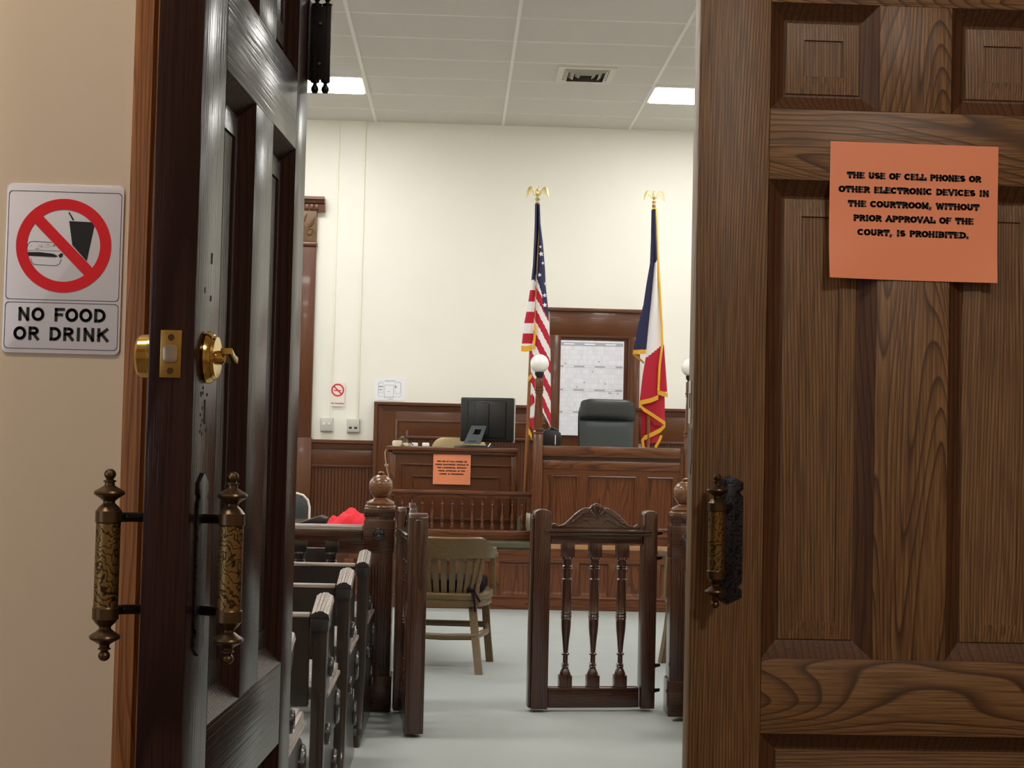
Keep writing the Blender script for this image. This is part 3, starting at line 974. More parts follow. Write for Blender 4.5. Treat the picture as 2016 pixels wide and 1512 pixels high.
# strike plate and worn mortise on the meeting edge of the right leaf
ZS = 1.375
m = MB()
for a, b in ((ZS + .014, ZS + .036), (ZS - .04, ZS - .014)):
    m.box(DW - .001, DW + .0015, -.02, .006, a, b)
m.box(DW - .001, DW + .0015, -.02, -.012, ZS - .014, ZS + .014)
m.box(DW - .001, DW + .0015, .002, .006, ZS - .014, ZS + .014)
sp = m.build('strike_plate', plain('strike_steel', srgb(190, 186, 176), .35, metal=.6), door_r, smooth=False)
MB().box(DW - .0005, DW + .0006, -.013, .003, ZS - .015, ZS + .015).build('strike_slot', BLACK, sp, smooth=False)
m = MB().prism([(-.02, ZS - .046), (.02, ZS - .05), (.022, ZS - .1), (.012, ZS - .13), (-.01, ZS - .125), (-.02, ZS - .09)], 'yz', DW - .001, DW + .0012)
m.build('worn_patch', plain('worn_wood', srgb(92, 84, 78), .6), door_r, smooth=False)

# ------------------------------------------------------------------ signs in the hall
# NO FOOD OR DRINK
A = at(22, 363, 2.2); B = at(243, 697, 2.2)
SW, SH = .175, .256
ctr = at(125.5, 530, 2.2)
t = thing('prohibition_sign', 'white NO FOOD OR DRINK sign with red ring on the hall wall', 'sign', (ctr.x, 2.2, ctr.z), rz=0)
MB().prism(rrect(-SW / 2, SW / 2, -SH / 2, SH / 2, .009), 'xz', -.003, 0, .0006).build('plate', SIGNW, t)
m = MB()
frame_line(m, rrect(-.0845, .0845, -.0475, .117, .006), .0008, -.0033)
frame_line(m, rrect(-.0845, .0845, -.1215, -.0512, .006), .0008, -.0033)
m.build('border_line', BLACK, t, smooth=False)
cx, cz, ro, ri = -.0005, .0352, .071, .0545
m = MB()
A = [(math.cos(2 * PI * k / 72), math.sin(2 * PI * k / 72)) for k in range(72)]
m.grid([[(cx + ro * x, -.0036, cz + ro * z) for x, z in A], [(cx + ri * x, -.0036, cz + ri * z) for x, z in A]], close=True)
u, hw = .0555, .0082
m.poly([(cx + (-u - hw) * c45, -.0037, cz + (u - hw) * c45), (cx + (u - hw) * c45, -.0037, cz + (-u - hw) * c45), (cx + (u + hw) * c45, -.0037, cz + (-u + hw) * c45), (cx + (-u + hw) * c45, -.0037, cz + (u + hw) * c45)])
m.build('prohibition_ring', RED, t, smooth=False)
g = 2.42e-4
S = lambda u_, v_: (cx + (u_ - 408) * g, cz - (v_ - 430 - (u_ - 408) * .0) * g)
m = MB()
m.prism([S(437, 275), S(597, 279), S(553, 522), S(461, 424)], 'xz', -.0035, -.003)
m.prism([S(430, 222), S(437, 219), S(468, 268), S(458, 270)], 'xz', -.0035, -.003)
m.build('cup_pictogram', BLACK, t, smooth=False)
m = MB()
m.prism([S(186, 476), S(260, 474), S(345, 482), S(375, 496), S(360, 503), S(190, 498)], 'xz', -.0035, -.003)
m.prism([S(378, 490), S(392, 478), S(406, 480), S(402, 500), S(385, 506)], 'xz', -.0035, -.003)


def wire(pts, w=.0007):
    for a_, b_ in zip(pts, pts[1:]):
        d = (Vector(b_) - Vector(a_))
        n_ = Vector((-d.y, d.x)).normalized() * w / 2
        m.poly([(a_[0] - n_.x, -.0034, a_[1] - n_.y), (b_[0] - n_.x, -.0034, b_[1] - n_.y), (b_[0] + n_.x, -.0034, b_[1] + n_.y), (a_[0] + n_.x, -.0034, a_[1] + n_.y)])


wire([S(184, 448), S(188, 425), S(200, 412), S(220, 408), S(335, 412)])
wire([S(184, 466), S(260, 462), S(385, 464)], .0005)
wire([S(207, 512), S(215, 535), S(226, 550), S(250, 553), S(365, 556), S(385, 545), S(396, 515)])
for q in range(26):
    a_, b_ = rr.uniform(205, 355), rr.uniform(420, 455)
    wire([S(a_, b_), S(a_ + 3, b_ + 4)], .0007)
m.build('burger_pictogram', BLACK, t, smooth=False)
m = MB()
letters(m, 'NO FOOD', 0, -.0795, .0205, -.003, width=.131, thick=.215)
letters(m, 'OR DRINK', 0, -.1085, .0205, -.003, width=.141, thick=.215)
m.build('lettering', BLACK, t, smooth=False)

NOTE = ['THE USE OF CELL PHONES OR', 'OTHER ELECTRONIC DEVICES IN', 'THE COURTROOM, WITHOUT', 'PRIOR APPROVAL OF THE', 'COURT, IS PROHIBITED.']
NW = [.239, .268, .234, .214, .198]


def notice(label, loc, rz=0.0, tilt=0.0, name='paper_notice', curl=0.0):
    t = thing(name, label, 'notice', loc, group='orange no phones notices')
    t.rotation_euler = (0, tilt, rz)
    w, h = .1505, .1215
    bm_ = MB()
    f = lambda x, z: -.002 - curl * (max(0, -x / w) ** 2 * max(0, -z / h) ** 2 * 1.0 + .35 * max(0, x / w) ** 3 * max(0, -z / h) ** 2)
    rows = [[(-w + 2 * w * i / 16, f(-w + 2 * w * i / 16, -h + 2 * h * j / 14), -h + 2 * h * j / 14) for i in range(17)] for j in range(15)]
    bm_.grid(rows)
    bm_.build('sheet', ORANGE, t)
    mb = MB()
    for q, (ln, wd) in enumerate(zip(NOTE, NW)):
        letters(mb, ln, 0, .0565 - q * .0252, .0118, -.0022, width=wd, slab=True, thick=.29)
    mb.build('lettering', BLACK, t, smooth=False)
    return t


c_ = at(1800, 417, 2.514)
notice('large orange no phones notice taped to the brown door', (c_.x, 2.5205 - .0005, c_.z), curl=.012, tilt=.004)

# ================================================================== PLATFORM, BENCH AND CLERK'S DESK
PY = 11.10
t = struct(thing('floor_platform', 'raised platform with panelled wood front under the bench', 'platform'))
MB().box(-.8, 3.6, PY + .03, BW - .09, 0, .5).build('platform_floor', CARPET2, t, smooth=False)
PXS = [at(px, 1130, PY).x for px in (895, 974, 1052, 1131, 1207, 1290, 1370, 1450, 1530)]
PXS = [-.8, -.45, -.1] + PXS
MB().box(-.8, 3.6, PY, PY + .04, .36, .46, .002).build('front_rail', wood('bench', 'x'), t)
MB().box(-.8, 3.6, PY, PY + .04, 0, .085, .002).build('base_rail', wood('bench', 'x'), t)
m = MB().prism([(PY + .04, .085), (PY - .006, .085), (PY - .01, .095), (PY, .105), (PY + .04, .11)], 'yz', -.8, 3.6)
m.build('base_moulding', wood('bench', 'x'), t)
for q, x in enumerate(PXS):
    MB().box(x - .035, x + .035, PY, PY + .04, .105, .36, .002).build('front_stile', wood('bench', 'z'), t)
    if q + 1 < len(PXS):
        MB().relief(x + .035, PXS[q + 1] - .035, .105, .36, PY, [(0, 0), (.002, .004), (.012, .016), (.03, .02)], -1).build('front_panel', wood('bench', 'z'), t, angle=12)
m = MB().prism([(PY + .3, .5), (PY + .3, .512), (PY - .012, .512), (PY - .022, .505), (PY - .022, .475), (PY - .01, .462), (PY + .04, .455), (PY + .04, .5)], 'yz', -.8, at(1055, 1060, PY).x)
m.build('step_nosing', DARKSTONE, t)
m = MB().prism([(PY + .04, .5), (PY - .006, .5), (PY - .018, .492), (PY - .018, .47), (PY, .458), (PY + .04, .455)], 'yz', at(1055, 1060, PY).x, 3.6)
m.build('light_nosing', plain('light_oak_nosing', srgb(170, 126, 82), .35, coat=.2), t)

# ---- judge's bench
BY = 11.16
bx0, bx1 = .66, 1.73
t = thing('judge_bench', 'panelled wooden judge\'s bench between two posts with white globes', 'bench', ((bx0 + bx1) / 2, BY, .5))
w = (bx1 - bx0) / 2
wx, wz = wood('bench', 'x'), wood('bench', 'z')
MB().box(-w, w, .02, .62, .7, .755, .004).build('top', wx, t)
MB().box(-w, w, -.02, .04, .675, .757, .008).build('top_rail', wx, t)
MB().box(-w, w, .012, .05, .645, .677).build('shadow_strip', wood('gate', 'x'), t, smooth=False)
MB().box(-w, w, -.012, .04, .575, .648, .01).build('frieze_rail', wx, t)
fx = [at(px, 980, BY).x - (bx0 + bx1) / 2 for px in (1085, 1136, 1157, 1251, 1273, 1325)]
zl, zh = .115, .53
m = MB()
for a, b in ((-w, fx[0]), (fx[1], fx[2]), (fx[3], fx[4]), (fx[5], w)):
    m = MB().box(a, b, 0, .04, zl, zh)
    m.build('stile', wz, t, smooth=False)
MB().box(-w, w, 0, .04, zh, .58).build('upper_rail', wx, t, smooth=False)
MB().box(-w, w, 0, .04, 0, zl).build('lower_rail', wx, t, smooth=False)
for a, b in ((fx[0], fx[1]), (fx[2], fx[3]), (fx[4], fx[5])):
    p = MB().relief(a, b, zl, zh, 0, [(0, 0), (.0, -.012), (.006, -.014), (.012, -.006), (.014, .006), (.02, .008)], -1).build('panel', wz, t, angle=15)
m = MB().prism([(.03, .06), (-.012, .06), (-.022, .07), (-.02, .09), (-.008, .1), (.03, .105)], 'yz', -w, w)
m.build('base_moulding', wx, t)
for s in (-1, 1):
    MB().box(s * w - (.03 if s > 0 else 0), s * w + (0 if s > 0 else .03), .05, .62, 0, .7).build('side_panel', wz, t, smooth=False)

# ---- globe lamp posts at the corners of the bench


def globe_post(px, lab):
    p = at(px, 960, BY - .0)
    t = thing('globe_lamp_post', lab, 'lamp post', (p.x, BY, .5), group='globe lamp posts on the bench')
    wz = wood('bench', 'z')
    MB().box(-.036, .036, -.04, .032, 0, .845, .003).build('post_base', wz, t)
    m = MB()
    for z in (.845, .872):
        m.box(-.040, .040, -.044, .036, z, z + .016, .006)
    m.build('collar_moulding', wood('bench', 'x'), t)
    m = MB()
    a, b = .032, .025
    m.grid([[(-a, -a - .004, .888), (a, -a - .004, .888), (a, a - .004, .888), (-a, a - .004, .888)], [(-a, -a - .004, .92), (a, -a - .004, .92), (a, a - .004, .92), (-a, a - .004, .92)], [(-b, -b - .004, 1.16), (b, -b - .004, 1.16), (b, b - .004, 1.16), (-b, b - .004, 1.16)]], close=True)
    m.build('shaft', wz, t)
    m = MB()
    m.box(-.03, .03, -.034, .026, 1.155, 1.172, .006)
    m.box(-.034, .034, -.038, .03, 1.178, 1.19, .004)
    m.box(-.03, .03, -.034, .026, 1.172, 1.275, .003)
    m.build('top_block', wz, t)
    m = MB().lathe([(.02, 1.275), (.024, 1.285), (.034, 1.3), (.036, 1.318), (.030, 1.325)], (0, -.004, 0), 'z', 20)
    m.build('lamp_collar', BLACKPL, t)
    r = .072
    m = MB().lathe([(.024, 1.318)] + [(r * math.sin(u), 1.388 - r * math.cos(u)) for u in [.36 + i * .198 for i in range(14)]] + [(0, 1.388 + r)], (0, -.004, 0), 'z', 32)
    m.build('globe', GLOBE, t)
    return t


globe_post(1057, 'white globe lamp on a square wooden post, whole, in front of the striped flag')
globe_post(1355, 'white globe lamp on a wooden post half hidden by the brown door')

# ---- clerk's desk behind the balustrade
DY = 11.7
dx0, dx1 = -.55, .5
t = thing('clerk_desk', 'high wooden desk carrying the monitor, with an orange notice on its front', 'desk', (-.02, DY, .5))
w0, w1 = dx0 + .02, dx1 + .02
MB().box(w0 - .02, w1 - .005, -.05, .62, .69, .722, .006).build('desk_top', wood('bench', 'x'), t)
MB().box(w0 + .03, w1 - .02, -.03, .0, .665, .692, .008).build('top_moulding', wood('bench', 'x'), t)
MB().box(w0, w1, 0.004, .03, .05, .69).build('front_board', wood('wain', 'z'), t, smooth=False)
m = MB().relief(w0 + .1, w1 - .06, .14, .585, 0, [(0, 0), (0, -.014), (.006, -.016), (.014, -.004), (.02, -.001)], -1, fill=False)
m.build('outer_moulding', wood('bench', 'x'), t, angle=15)
m = MB().relief(w0 + .19, w1 - .15, .14, .49, 0, [(0, 0), (0, -.012), (.006, -.014), (.014, -.004), (.02, -.001)], -1, fill=False)
m.build('inner_moulding', wood('bench', 'x'), t, angle=15)
for x in (w0, w1 - .06):
    for y in (.0, .56):
        MB().box(x, x + .06, y, y + .05, 0, .69, .003).build('leg', wood('bench', 'z'), t)
MB().box(w0, w0 + .025, .05, .56, .12, .69).build('side_board', wood('wain', 'z'), t, smooth=False)
MB().box(w1 - .025, w1, .05, .56, .12, .69).build('side_board', wood('wain', 'z'), t, smooth=False)

c_ = at(889.5, 924, DY - .02)
notice('smaller looking orange notice on the front of the desk under the monitor', (c_.x, DY - .017, c_.z))

# ---- balustrade in front of the desk
RY = 11.33
rx0, rx1 = at(757, 970, RY).x, at(1047, 970, RY).x
t = thing('balustrade', 'low wooden balustrade with turned balusters in front of the desk', 'balustrade', (0, RY, .512))
z_t, z_b = .372, .075
m = MB().prism([(-.045, z_t - .02), (-.05, z_t - .006), (-.04, z_t + .006), (.04, z_t + .006), (.05, z_t - .006), (.045, z_t - .02), (.03, z_t - .026), (.03, z_t - .05), (-.03, z_t - .05), (-.03, z_t - .026)], 'yz', rx0, rx1)
m.build('top_rail', wood('bench', 'x'), t)
MB().box(rx0, rx1, -.04, .04, 0, z_b, .006).build('bottom_rail', wood('bench', 'x'), t)
h0, h1 = z_b, z_t - .05
bx = [at(772 + 19.75 * k, 1005, RY).x for k in range(14)]


def small_baluster():
    H = h1 - h0
    m = MB()
    m.box(-.0125, .0125, -.0125, .0125, h0, h0 + .14 * H, .001)
    m.box(-.0125, .0125, -.0125, .0125, h1 - .1 * H, h1, .001)
    pr = [(.14, .008), (.17, .013), (.20, .009), (.24, .012), (.32, .0165), (.38, .0155), (.5, .0105), (.66, .0075), (.76, .008), (.78, .0125), (.81, .0125), (.83, .009), (.86, .0115), (.9, .008)]
    m.lathe([(r, h0 + f * H) for f, r in pr], (0, 0, 0), 'z', 14)
    return m.build('baluster', wood('bench', 'z'), t)


b0 = small_baluster()
b0.location.x = bx[0]
for x in bx[1:]:
    c = b0.copy()
    COL.objects.link(c)
    c.parent = t
    c.location.x = x
# wooden end post of the balustrade, against the bench
MB().box(rx1 - .005, rx1 + .05, -.035, .05, 0, .40, .003).build('end_post', wood('bench', 'z'), t)

# ---- things on the desk
TOP = 1.222
# monitor seen from behind, turned a little
p = at(957, 870, 11.98)
t = thing('computer_monitor', 'black computer monitor seen from behind on the high desk', 'monitor', (p.x + .005, 11.95, TOP), rz=math.radians(-10))
mo = MB().box(-.222, .222, -.02, .018, .05, .415, .012, 3)
mo.box(-.1, .02, -.05, -.02, .1, .37, .012, 2)
mo.box(-.16, .16, -.032, -.018, .08, .39, .01, 2)
mo.build('back_housing', BLACKPL, t)
MB().box(-.222, .226, .016, .052, .048, .418, .004).build('front_bezel', plain('bezel_light', srgb(222, 226, 232), .35), t)
m = MB()
m.prism([(-.195, .0), (.02, .0), (.02, .014), (-.05, .02), (-.195, .008)], 'yz', -.24, .06, .003)
st = m.build('base', plain('dark_grey_plastic', srgb(48, 52, 54), .5), t)
m = MB()
# sloping stand neck with a cable window
zs, ys = (.02, .09, .125, .16), (-.19, -.13, -.1, -.07)
f = lambda z: -.185 + (z - .02) * .78
for a, b, xa, xb in ((.03, .108, 0, 1), (.152, .182, 0, 1), (.108, .152, 0, .33), (.108, .152, .76, 1)):
    lo, hi = lambda z: (-.175 + z * .3), lambda z: (-.035 + z * .22)
    X = lambda s, z: lo(z) + (hi(z) - lo(z)) * s
    m.grid([[(X(xa, a), f(a), a), (X(xb, a), f(a), a), (X(xb, a), f(a) + .03, a), (X(xa, a), f(a) + .03, a)], [(X(xa, b), f(b), b), (X(xb, b), f(b), b), (X(xb, b), f(b) + .03, b), (X(xa, b), f(b) + .03, b)]], close=True)
    m.poly([(X(xa, b), f(b), b), (X(xb, b), f(b), b), (X(xb, b), f(b) + .03, b), (X(xa, b), f(b) + .03, b)])
m.build('stand', GREYPL, t)
MB().box(-.13, -.06, f(.052) - .002, f(.052) + .004, .05, .056).build('stand_slot', BLACK, t, smooth=False)

# items along the front edge of the desk
def on_desk(px, Y=11.74):
    return at(px, 880, Y)


p = on_desk(783)
t = thing('cream_box', 'cream coloured rounded box with a low arm at the left end of the desk', 'box', (p.x, 11.76, TOP))
m = MB().prism(rrect(-.045, .035, 0, .046, .014), 'xz', -.02, .02, .004)
m.build('body', CREAM, t)
m = MB().box(.03, .085, -.016, .016, 0, .028, .006)
m.build('arm', CREAM, t)
p = on_desk(809)
t = thing('desk_gadget', 'grey bar with a white end lying on the desk beside the cream box', 'desk item', (p.x, 11.77, TOP))
m = MB().box(-.075, .0, -.014, .014, 0, .026, .006)
m.build('base', plain('stapler_grey', srgb(178, 176, 164), .4), t)
MB().box(-.005, .055, -.016, .016, 0, .03, .008).build('head', WHITEPL, t)
p = on_desk(792.5)
t = thing('desk_microphone', 'small dark stand with knob head and cable among the items left on the desk', 'microphone', (p.x, 11.71, TOP))
m = MB().lathe([(.02, 0), (.021, .005), (.012, .01), (.006, .02), (.005, .05), (.012, .054), (.018, .062), (.018, .072), (.01, .08), (0, .081)], (0, 0, 0), 'z', 16)
m.build('stem', plain('mic_metal', srgb(120, 104, 84), .35, metal=.6), t)
m = MB().tube([(.004, .02, .05), (.016, .03, .085), (.03, .03, .07), (.05, .035, .045), (.075, .04, .02), (.09, .05, .006)], .004, 8)
m.build('cable', BLACKPL, t)
p = on_desk(838)
o = MB().box(-.029, .029, -.018, .018, 0, .032, .009, 3).build('white_box', WHITEPL, loc=(p.x, 11.77, TOP))
tag(o, 'small white box alone on the desk between the grey bar and the monitor', 'box')
p = on_desk(963)
o = MB().tube([(-.012, 0, .006), (.014, 0, .04)], .0045, 8).build('pen', WHITEPL, loc=(p.x, 11.8, TOP))
tag(o, 'short white pen leaning by the monitor foot on the desk', 'pen')
# cord hanging at the left end of the desk
a = [at(759 + dx, y, DY - .05) for dx, y in ((2, 884), (-1, 890), (-.5, 900), (1, 912), (3, 925), (6, 938), (6.5, 950))]
t = thing('hanging_cord', 'pale cord with a switch hanging off the left end of the high desk', 'cord')
MB().tube(a, .005, 8).build('cord', plain('cord_beige', srgb(176, 150, 122), .5), t)
q_ = at(761, 916, DY - .05)
m = MB().box(q_.x - .018, q_.x + .018, q_.y - .009, q_.y + .009, q_.z - .011, q_.z + .011, .006)
m.build('switch', plain('cord_switch', srgb(160, 128, 100), .5), t)

# clerk's cream chair behind the desk
p = at(893, 880, 12.6)
t = thing('cream_chair', 'chair with a rounded cream back behind the high desk', 'chair', (p.x + .05, 12.6, .5))
m = MB()
rows = []
for k in range(15):
    z = .44 + .26 * k / 6 if k < 7 else .70 + .1 * math.sin((k - 6) / 8 * PI / 2)
    c_r = max(0, z - .70) / .1
    hw = .24 - .1 * (1 - math.sqrt(max(0, 1 - c_r * c_r)))
    rows.append([(hw * math.sin(u * PI / 2), -.02 - .03 * math.cos(u * PI / 2) * 1, z) for u in (-1, -.75, -.5, -.25, 0, .25, .5, .75, 1)])
rows2 = [[(x, y + .045, z) for x, y, z in r] for r in rows]
m.grid(rows)
m.grid([list(reversed(r)) for r in rows2])
edge = lambda R: [r[0] for r in R] + R[-1] + [r[-1] for r in reversed(R)]
m.grid([edge(rows2), edge(rows)])
m.build('backrest', plain('cream_fabric', srgb(192, 172, 128), .8), t)
MB().box(-.24, .24, -.02, .44, .42, .49, .03).build('seat', plain('cream_fabric', srgb(192, 172, 128), .8), t)
MB().lathe([(.03, .05), (.03, .42)], (0, .2, 0), 'z', 14).build('column', BLACKPL, t)
for k in range(5):
    u = k * 2 * PI / 5 + .3
    MB().tube([(0, .2, .09), (.26 * math.cos(u), .2 + .26 * math.sin(u), .035)], [.028, .018], 8).build('leg', BLACKPL, t)

# pale rounded bin behind the balusters at the right
p = at(1036, 1040, 12.2)
t = thing('pale_container', 'pale rounded container on the platform behind the right end of the balusters', 'container', (p.x, 12.1, .5))
MB().lathe([(.085, 0), (.1, .02), (.098, .08), (.08, .14), (.04, .18), (.0, .19)], (0, 0, 0), 'z', 24).build('shell', plain('bin_cream', srgb(216, 212, 184), .5), t)

# ---- judge's chair
p = at(1194, 880, 12.55)
t = thing('judge_chair', 'high-backed black leather chair behind the bench', 'chair', (p.x, 12.55, .5), rz=math.radians(4))


def cushion(name, z0, z1, w0, w1, dep, y, round_top, mat, lean=.06):
    mb = MB()
    n, mseg = 12, 14
    front, back = [], []
    for j in range(n + 1):
        v = j / n
        z = z0 + (z1 - z0) * v
        hw = w0 + (w1 - w0) * v
        if round_top:
            k = max(0, (v - .78) / .22)
            hw -= .045 * (1 - math.sqrt(max(0, 1 - k * k))) * 1.6
        fr, bk = [], []
        for i in range(mseg + 1):
            u = -1 + 2 * i / mseg
            bul = dep * (1 - abs(u) ** 4) ** .5 * (1 - abs(2 * v - 1) ** 6) ** .5
            fr.append((hw * u, y + lean * (z - z0) - .02 - bul, z))
            bk.append((hw * u, y + lean * (z - z0) + .03 + bul * .6, z))
        front.append(fr); back.append(bk)
    mb.grid(front)
    mb.grid([list(reversed(r)) for r in back])
    ring = lambda R: R[0] + [r[-1] for r in R[1:-1]] + list(reversed(R[-1])) + [r[0] for r in reversed(R[1:-1])]
    mb.grid([ring(back), ring(front)], close=True)
    return mb.build(name, mat, t, angle=50)


cushion('headrest', .985, 1.165, .243, .228, .035, .0, True, LEATHER)
cushion('backrest', .55, .99, .225, .238, .022, .0, False, plain('grey_leather', srgb(60, 70, 70), .42, noise=.1, nscale=30, bump=.2, bscale=120))
cushion('back_shell', .53, 1.15, .238, .240, .012, .05, True, BLACKPL)
MB().box(-.25, .25, -.45, .06, .44, .54, .04).build('seat', LEATHER, t)
MB().lathe([(.03, .08), (.03, .45)], (0, -.2, 0), 'z', 14).build('column', BLACKPL, t)
for k in range(5):
    u = k * 2 * PI / 5 + .2
    MB().tube([(0, -.2, .1), (.3 * math.cos(u), -.2 + .3 * math.sin(u), .04)], [.03, .02], 8).build('leg', BLACKPL, t)

# black desk device on the bench
p = at(1085, 874, 11.45)
t = thing('desk_device', 'black desk device with a white stripe at the left end of the bench', 'device', (p.x, 11.45, 1.255))
MB().prism([(-.085, 0), (.075, 0), (.082, .06), (.07, .105), (.02, .125), (-.04, .13), (-.07, .115), (-.085, .07)], 'xz', -.05, .08, .012).build('body', BLACKPL, t)
MB().tube([(-.03, -.03, .11), (.0, -.035, .14), (.02, -.03, .13), (.05, -.01, .115)], .014, 8).build('handset', BLACK, t)
MB().box(.026, .032, -.056, -.05, .01, .085).build('white_stripe', WHITEPL, t, smooth=False)

# ================================================================== FLAGS
FB = plain('flag_blue', srgb(36, 38, 78), .8)
FR = plain('flag_red', srgb(188, 26, 52), .8)
FWH = plain('flag_white', srgb(240, 238, 240), .8)
FG = plain('gold_fringe', srgb(236, 176, 44), .7, noise=.2, nscale=300)


def interp(tab, y):
    if y <= tab[0][0]:
        return tab[0][1]
    for (a, b), (c, d) in zip(tab, tab[1:]):
        if y <= c:
            return b + (d - b) * (y - a) / (c - a)
    return tab[-1][1]


def fold(mb, Y, ytop, ybot, left, right, col, d0, amp, cols=8, step=2.5, org=Vector((0, 0, 0)), botf=None):
    """one hanging fold of cloth: left / right outlines given down the fold; col(s, y) -> material slot"""
    n = max(2, int((ybot - ytop) / step))
    rows = []
    for j in range(n + 1):
        y = ytop + (ybot - ytop) * j / n
        a, b = interp(left, y), interp(right, y)
        row = []
        for i in range(cols + 1):
            s = i / cols
            yy = y + (botf(s) * j / n if botf else 0)
            p = at(a + (b - a) * s, yy, Y) - org
            row.append((p.x, d0 - amp * math.sin(PI * s) - .006 * math.sin(2 * PI * s + y * .011), p.z))
        rows.append(row)
    bm = mb.bm
    V = [[bm.verts.new(p) for p in r] for r in rows]
    for j in range(n):
        for i in range(cols):
            f = bm.faces.new((V[j][i], V[j + 1][i], V[j + 1][i + 1], V[j][i + 1]))
            f.material_index = col((i + .5) / cols, ytop + (ybot - ytop) * (j + .5) / n)
    return mb


def ribbon(name, pts, wid, Y, d, org, parent, mat=None):
    """gold fringe along a poly-line of frame points, hanging `wid` below it"""
    top, bot = [], []
    for (x, y), dd in zip(pts, d):
        p = at(x, y, Y) - org; q = at(x + wid[0], y + wid[1], Y) - org
        top.append((p.x, dd, p.z)); bot.append((q.x, dd, q.z))
    mb = MB()
    mb.grid([top, bot])
    mb.grid([[(a, b + .004, c) for a, b, c in bot], [(a, b + .004, c) for a, b, c in top]])
    mb.grid([bot, [(a, b + .004, c) for a, b, c in bot]])
    return mb.build(name, mat or FG, parent)


def eagle(parent, z, k=1.0):
    t = MB()
    t.lathe([(.008, z - .03), (.016, z - .028), (.018, z - .02), (.01, z - .012), (.02, z + .0), (.022, z + .008), (.01, z + .016), (.006, z + .02)], (0, 0, 0), 'z', 16)
    t.lathe([(.0, z + .015), (.014, z + .03), (.02, z + .05), (.018, z + .072), (.01, z + .085), (.012, z + .095), (.01, z + .106), (0, z + .11)], (0, 0, 0), 'z', 14)
    t.tube([(0, -.008, z + .1), (0, -.022, z + .098), (0, -.026, z + .09)], [.006, .004, .001], 6)
    fin = t.build('eagle_finial', EAGLE, parent)
    for s in (-1, 1):
        wg = MB()
        out = [(.010, .045), (.022, .058), (.030, .082), (.044, .102), (.06, .106), (.074, .098), (.086, .074), (.092, .03), (.096, .008), (.084, .03), (.082, .012), (.074, .046), (.07, .024), (.064, .062), (.058, .04), (.053, .072), (.046, .052), (.042, .074), (.034, .05), (.024, .036), (.012, .028)]
        wg.prism([(s * x, z + y) for x, y in out], 'xz', -.004, .004, .0008)
        wg.build('wing', EAGLE, fin)
    return fin


# --- striped flag with stars, in front of the clerk's desk
UY = 11.53
base = at(1031, 1045, UY)
org = Vector((base.x, UY, .5))
t = thing('national_flag', 'red and white striped flag with stars, on a pole topped by an eagle', 'flag', org, group='flags on poles with eagles')
p0, p1 = at(1033, 985, UY) - org, at(1058, 398, UY) - org
dirp = (p1 - p0)
pb = p0 + dirp * ((0.03 - p0.z) / dirp.z)
MB().tube([(pb.x, .0, pb.z), (p1.x, .0, p1.z)], .0155, 14).build('pole', wood('pole', 'z'), t)
MB().lathe([(.085, 0), (.085, .012), (.07, .025), (.035, .035), (.025, .06), (.022, .1)], (pb.x, 0, 0), 'z', 24).build('floor_stand', BRASSDULL, t)
e_ = eagle(t, 0)
e_.location = (p1.x, 0, p1.z + .02)
cl = MB()
seg = 21.2
lf = lambda s, y: 2 if y < 551 + 3 * s else (1 if int((y - 551) / seg) % 2 == 0 else 0)
fold(cl, UY, 402, 682, [(402, 1053), (470, 1052), (520, 1049), (560, 1045), (600, 1039), (640, 1031), (682, 1026.5)], [(402, 1060), (470, 1058.5), (560, 1054), (640, 1051), (682, 1047)], lf, -.02, .02, org=org)


def rf(s, y):
    x = 1053 + s * 26
    if y - (x - 1053) * 2.0 < 566 + 0 * s and x < 1067:
        return 2
    if x >= 1067 and y < 622 + (x - 1067) * .5:
        return 2
    yy = y - 565 - 20 * s
    return 1 if int(yy / 25.5 + 20) % 2 == 0 else 0


fold(cl, UY, 404, 842, [(404, 1058), (470, 1058), (560, 1054), (640, 1051), (700, 1048), (760, 1044), (842, 1046)], [(404, 1063), (440, 1064), (480, 1069), (530, 1073), (560, 1074), (600, 1078), (640, 1081), (700, 1083.5), (760, 1084), (842, 1084)], rf, -.012, .045, cols=14, org=org, botf=lambda s: -70 * (1 - s))
lf2 = lambda s, y: 0 if int((y + 30 * s - 690) / 26) % 2 == 0 else 1
fold(cl, UY, 735, 855, [(735, 1042), (780, 1040), (855, 1040)], [(735, 1052), (780, 1052), (855, 1055)], lf2, -.004, .015, cols=6, org=org, botf=lambda s: -25 + 30 * s)
cloth = cl.build('flag_cloth', [FR, FWH, FB], t, angle=80)
for sx, sy, sr in ((1063, 488, 3.2), (1064.5, 502, 5.5), (1068, 520, 3.6), (1061.5, 543, 4.4), (1073.5, 560, 4.2), (1071.5, 583, 4.8), (1071.5, 602, 5.2)):
    mb = MB()
    pts = []
    for k in range(10):
        r = sr if k % 2 == 0 else sr * .45
        u = PI / 2 + k * PI / 5 + .2
        q = at(sx + r * math.cos(u), sy - r * math.sin(u), UY) - org
        pts.append((q.x, q.z))
    mb.prism(pts, 'xz', -.0655, -.0635)
    mb.build('star', FWH, cloth, smooth=False)
ribbon('fringe', [(1026, 681), (1036, 682), (1047, 680)], (-.5, 11), UY, (-.03, -.042, -.03), org, t)
ribbon('fringe', [(1040, 742), (1044, 738), (1050, 731)], (0, 9), UY, (-.012, -.02, -.02), org, t)
ribbon('fringe', [(1039, 842), (1043, 846), (1047, 855)], (0, 12), UY, (-.012, -.02, -.02), org, t)
mb = MB()
mb.tube([tuple(Vector((q.x, -.035 - .03 * max(0, min(1, (yy - 420) / 150)), q.z))) for q, yy in [(at(x, y, UY) - org, y) for x, y in ((1058, 402), (1062, 408), (1061.5, 440), (1059, 480), (1056, 540), (1053.5, 600), (1052, 640))]], .0032, 6)
mb.build('gold_cord', plain('cord_gold', srgb(176, 140, 70), .6), t)
